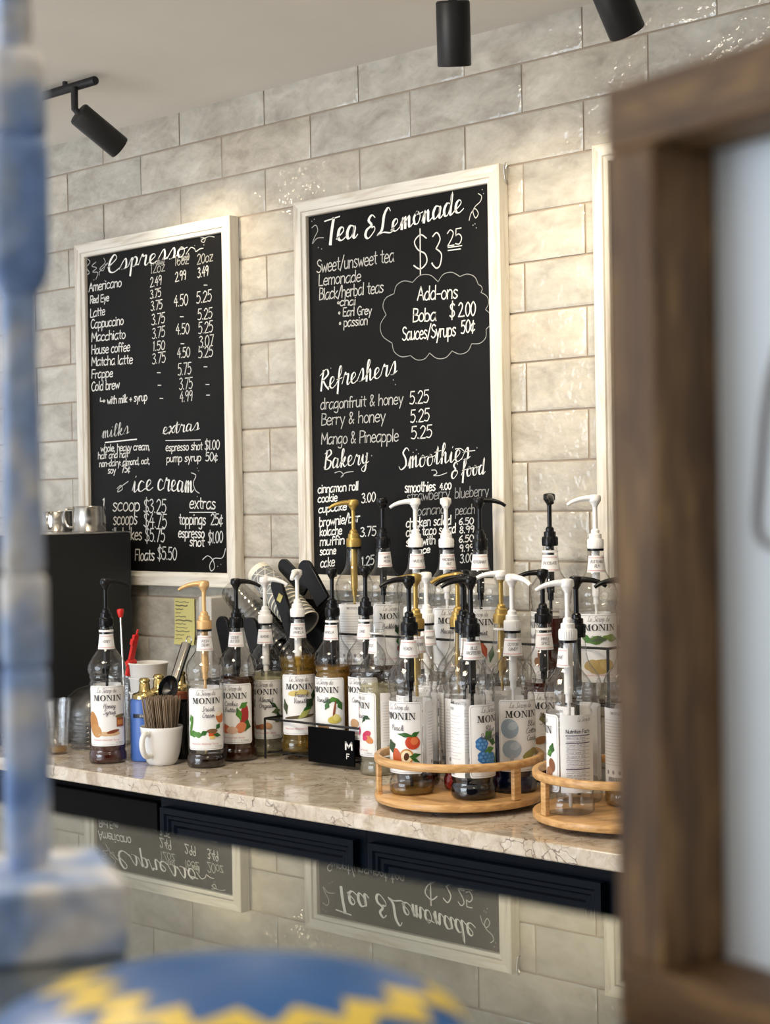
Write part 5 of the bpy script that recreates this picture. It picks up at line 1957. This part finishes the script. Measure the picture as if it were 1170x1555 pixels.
# ------------------------------------------------------------------ foreground on the glass display counter
HG = 1.3264
t = thing('display_counter', 'glass topped display counter in the foreground mirroring the wall', 'display counter', (-0.2, -2.298, 0))
mb = MB()
mb.box(-1.6, 1.3, -1.1, 0.0, HG - .010, HG)
mb.build('glass_top', M_CGLASS, t, smooth=False)
mb = MB()
mb.box(-1.58, 1.28, -1.08, -.02, 0, HG - .0101)
mb.build('case_body', M_CASE, t, smooth=False)

R2 = Vector((math.cos(YAW), math.sin(YAW), 0))
F2 = Vector((-math.sin(YAW), math.cos(YAW), 0))


def fg(lat, dep, z=HG):
    p = Vector((CAM.x, CAM.y, 0)) + R2 * lat + F2 * dep
    return Vector((p.x, p.y, z))


# distressed post on a block
FR = (-.082, .515)
ca, sa = math.cos(R(18.6)), math.sin(R(18.6))
sb = .060
ctr = (FR[0] - ca * sb / 2 - sa * sb / 2, FR[1] - sa * sb / 2 + ca * sb / 2)
c0 = fg(*ctr)
t = thing('wooden_post', 'distressed blue and white painted wooden post on a square base, at the left edge', 'post', tuple(c0), YAW + R(18.6))
mb = MB()
mb.box(-sb / 2, sb / 2, -sb / 2, sb / 2, 0, .0235)
mb.build('base_block', M_DIST, t, bevel=.0025, seg=3)


def ssq(mb, prof, cx, cy, n=40):
    """stack of rounded-square sections (half width, z)"""
    vs, fs = [], []
    for r, z in prof:
        for i in range(n):
            a = 2 * PI * i / n
            c_, s_ = math.cos(a), math.sin(a)
            k = (abs(c_) ** 5 + abs(s_) ** 5) ** (-1 / 5)
            vs.append((cx + r * k * c_, cy + r * k * s_, z))
    for j in range(len(prof) - 1):
        for i in range(n):
            i2 = (i + 1) % n
            fs.append((j * n + i, j * n + i2, (j + 1) * n + i2, (j + 1) * n + i))
    fs.append(tuple(range(n - 1, -1, -1)))
    fs.append(tuple((len(prof) - 1) * n + i for i in range(n)))
    mb.add(vs, fs)


pc = fg(-.1185, .540) - c0
pl = Matrix.Rotation(-(YAW + R(18.6)), 3, 'Z') @ pc
z0 = -HG
secs = [[(.0058, 1.3499), (.0064, 1.3515), (.0072, 1.355), (.0072, 1.4115), (.0069, 1.4140), (.0062, 1.4147)], [(.0062, 1.4150), (.0070, 1.416), (.0074, 1.418), (.0074, 1.442), (.0070, 1.4443), (.0062, 1.4450)],
        [(.0058, 1.4455), (.0068, 1.4475), (.0062, 1.475), (.0058, 1.500), (.0058, 1.536)]]
for q in secs:
    mb = MB()
    ssq(mb, [(r, z + z0) for r, z in q], pl.x, pl.y)
    mb.build('shaft_segment', M_DIST, t, angle=50)
for q in [[(.0060, 1.5362), (.0088, 1.541), (.0098, 1.546), (.0098, 1.583), (.0093, 1.5860), (.0083, 1.5868)], [(.0083, 1.587), (.0091, 1.588), (.0096, 1.590), (.0096, 1.609), (.0080, 1.614), (.0056, 1.616)]]:
    mb = MB()
    ssq(mb, [(r, z + z0) for r, z in q], pl.x, pl.y)
    mb.build('capital_segment', M_DIST, t, angle=50)
mb = MB()
ssq(mb, [(r, z + z0) for r, z in [(.0050, 1.6162), (.0056, 1.618), (.0056, 1.70), (.004, 1.705)]], pl.x, pl.y)
mb.build('upper_shaft', M_DIST, t, angle=50)

# deep wooden frame with pale panel
fo = Vector((-0.2528, -2.3889, HG))
e1 = .576 * R2 - .817 * F2
t = thing('shadow_box_frame', 'deep weathered brown wooden frame around a pale blue panel, at the right edge', 'frame', tuple(fo), math.atan2(e1.y, e1.x))
FWW, FH, FM, FD = .250, .2495, .0178, .0235
for nm, bx, mt in (('frame_stile', (0, FM, 0, FD, FM, FH - FM), M_DKWOOD_V), ('frame_stile', (FWW - FM, FWW, 0, FD, FM, FH - FM), M_DKWOOD_V),
                   ('frame_rail', (0, FWW, 0, FD, 0.0003, FM), M_DKWOOD_H), ('frame_rail', (0, FWW, 0, FD, FH - FM, FH), M_DKWOOD_H)):
    mb = MB()
    mb.box(*bx)
    mb.build(nm, mt, t, bevel=.0012)
mb = MB()
mb.box(FM * .3, FWW - FM * .3, FD + .0002, FD + .004, .003, FH - .003)
pn = mb.build('panel', M_PANEL, t, smooth=False)
# cord loop on the panel
nrm = Vector((-e1.y, e1.x, 0))
mb = MB()
pts = []
for (u, v) in [(1185, 520), (1172, 565), (1162, 620), (1156, 690), (1151, 760), (1150, 795), (1154, 815), (1163, 826), (1178, 830)]:
    d = ray(u, v)
    k = ((fo + nrm * (FD - .0012) - CAM).dot(nrm)) / d.dot(nrm)
    p = CAM + d * k - fo
    pts.append((p.dot(e1), FD - .0012, p.z))
mb.tube(sm(pts, 5), .00085, 8)
mb.build('cord', M_MARK, t)

# blue dish with yellow zigzag
dc = fg(-.041, .402)
t = thing('ceramic_dome', 'glossy blue domed ceramic with yellow zigzag band on the glass counter', 'ceramic ornament', tuple(dc), YAW)
A_, C_, ZE = .0590, .0125, .0116
mb = MB()
top = [(math.cos(q), ZE + C_ * math.sin(q)) for q in [PI / 2 * k / 18 for k in range(18)]] + [(.0001, ZE + C_)]
mb.lathe([(.0001, 0), (.70, 0.0), (.76, .0008), (.92, .0052), (.985, .009)] + top, 96, None, None, A_, A_)
mb.build('dome_body', M_BLUEGLZ, t, angle=60)
mb = MB()
cur = sm([(-.80, .57), (-.73, .48), (-.63, .14), (-.486, -.14), (-.27, -.40), (0, -.50), (.3, -.48), (.58, -.32), (.78, -.05), (.93, .17), (.97, .22)], 18)
ac = [0.0]
for p, q in zip(cur, cur[1:]):
    ac.append(ac[-1] + math.hypot(q[0] - p[0], q[1] - p[1]))


def on_dome(x, y):
    r2 = min(x * x + y * y, .9985)
    k = math.sqrt(r2 / max(x * x + y * y, 1e-9))
    return (x * k * A_ * 1.002, y * k * A_ * 1.002, ZE + C_ * math.sqrt(1 - r2) + .0003)


vs, fs = [], []
m_ = 5
for i, p in enumerate(cur):
    a, b = cur[max(i - 1, 0)], cur[min(i + 1, len(cur) - 1)]
    dx, dy = b[0] - a[0], b[1] - a[1]
    l = math.hypot(dx, dy)
    nx, ny = -dy / l, dx / l
    ph = (ac[i] / .30) % 1
    zg = (abs(ph - .5) * 2 - .5) * .17
    for q in range(m_):
        o = zg + (q / (m_ - 1) - .5) * .19
        vs.append(on_dome(p[0] + nx * o, p[1] + ny * o))
for i in range(len(cur) - 1):
    for q in range(m_ - 1):
        fs.append((m_ * i + q, m_ * (i + 1) + q, m_ * (i + 1) + q + 1, m_ * i + q + 1))
mb.add(vs, fs)
mb.build('zigzag_band', M_YELGLZ, t, angle=60)
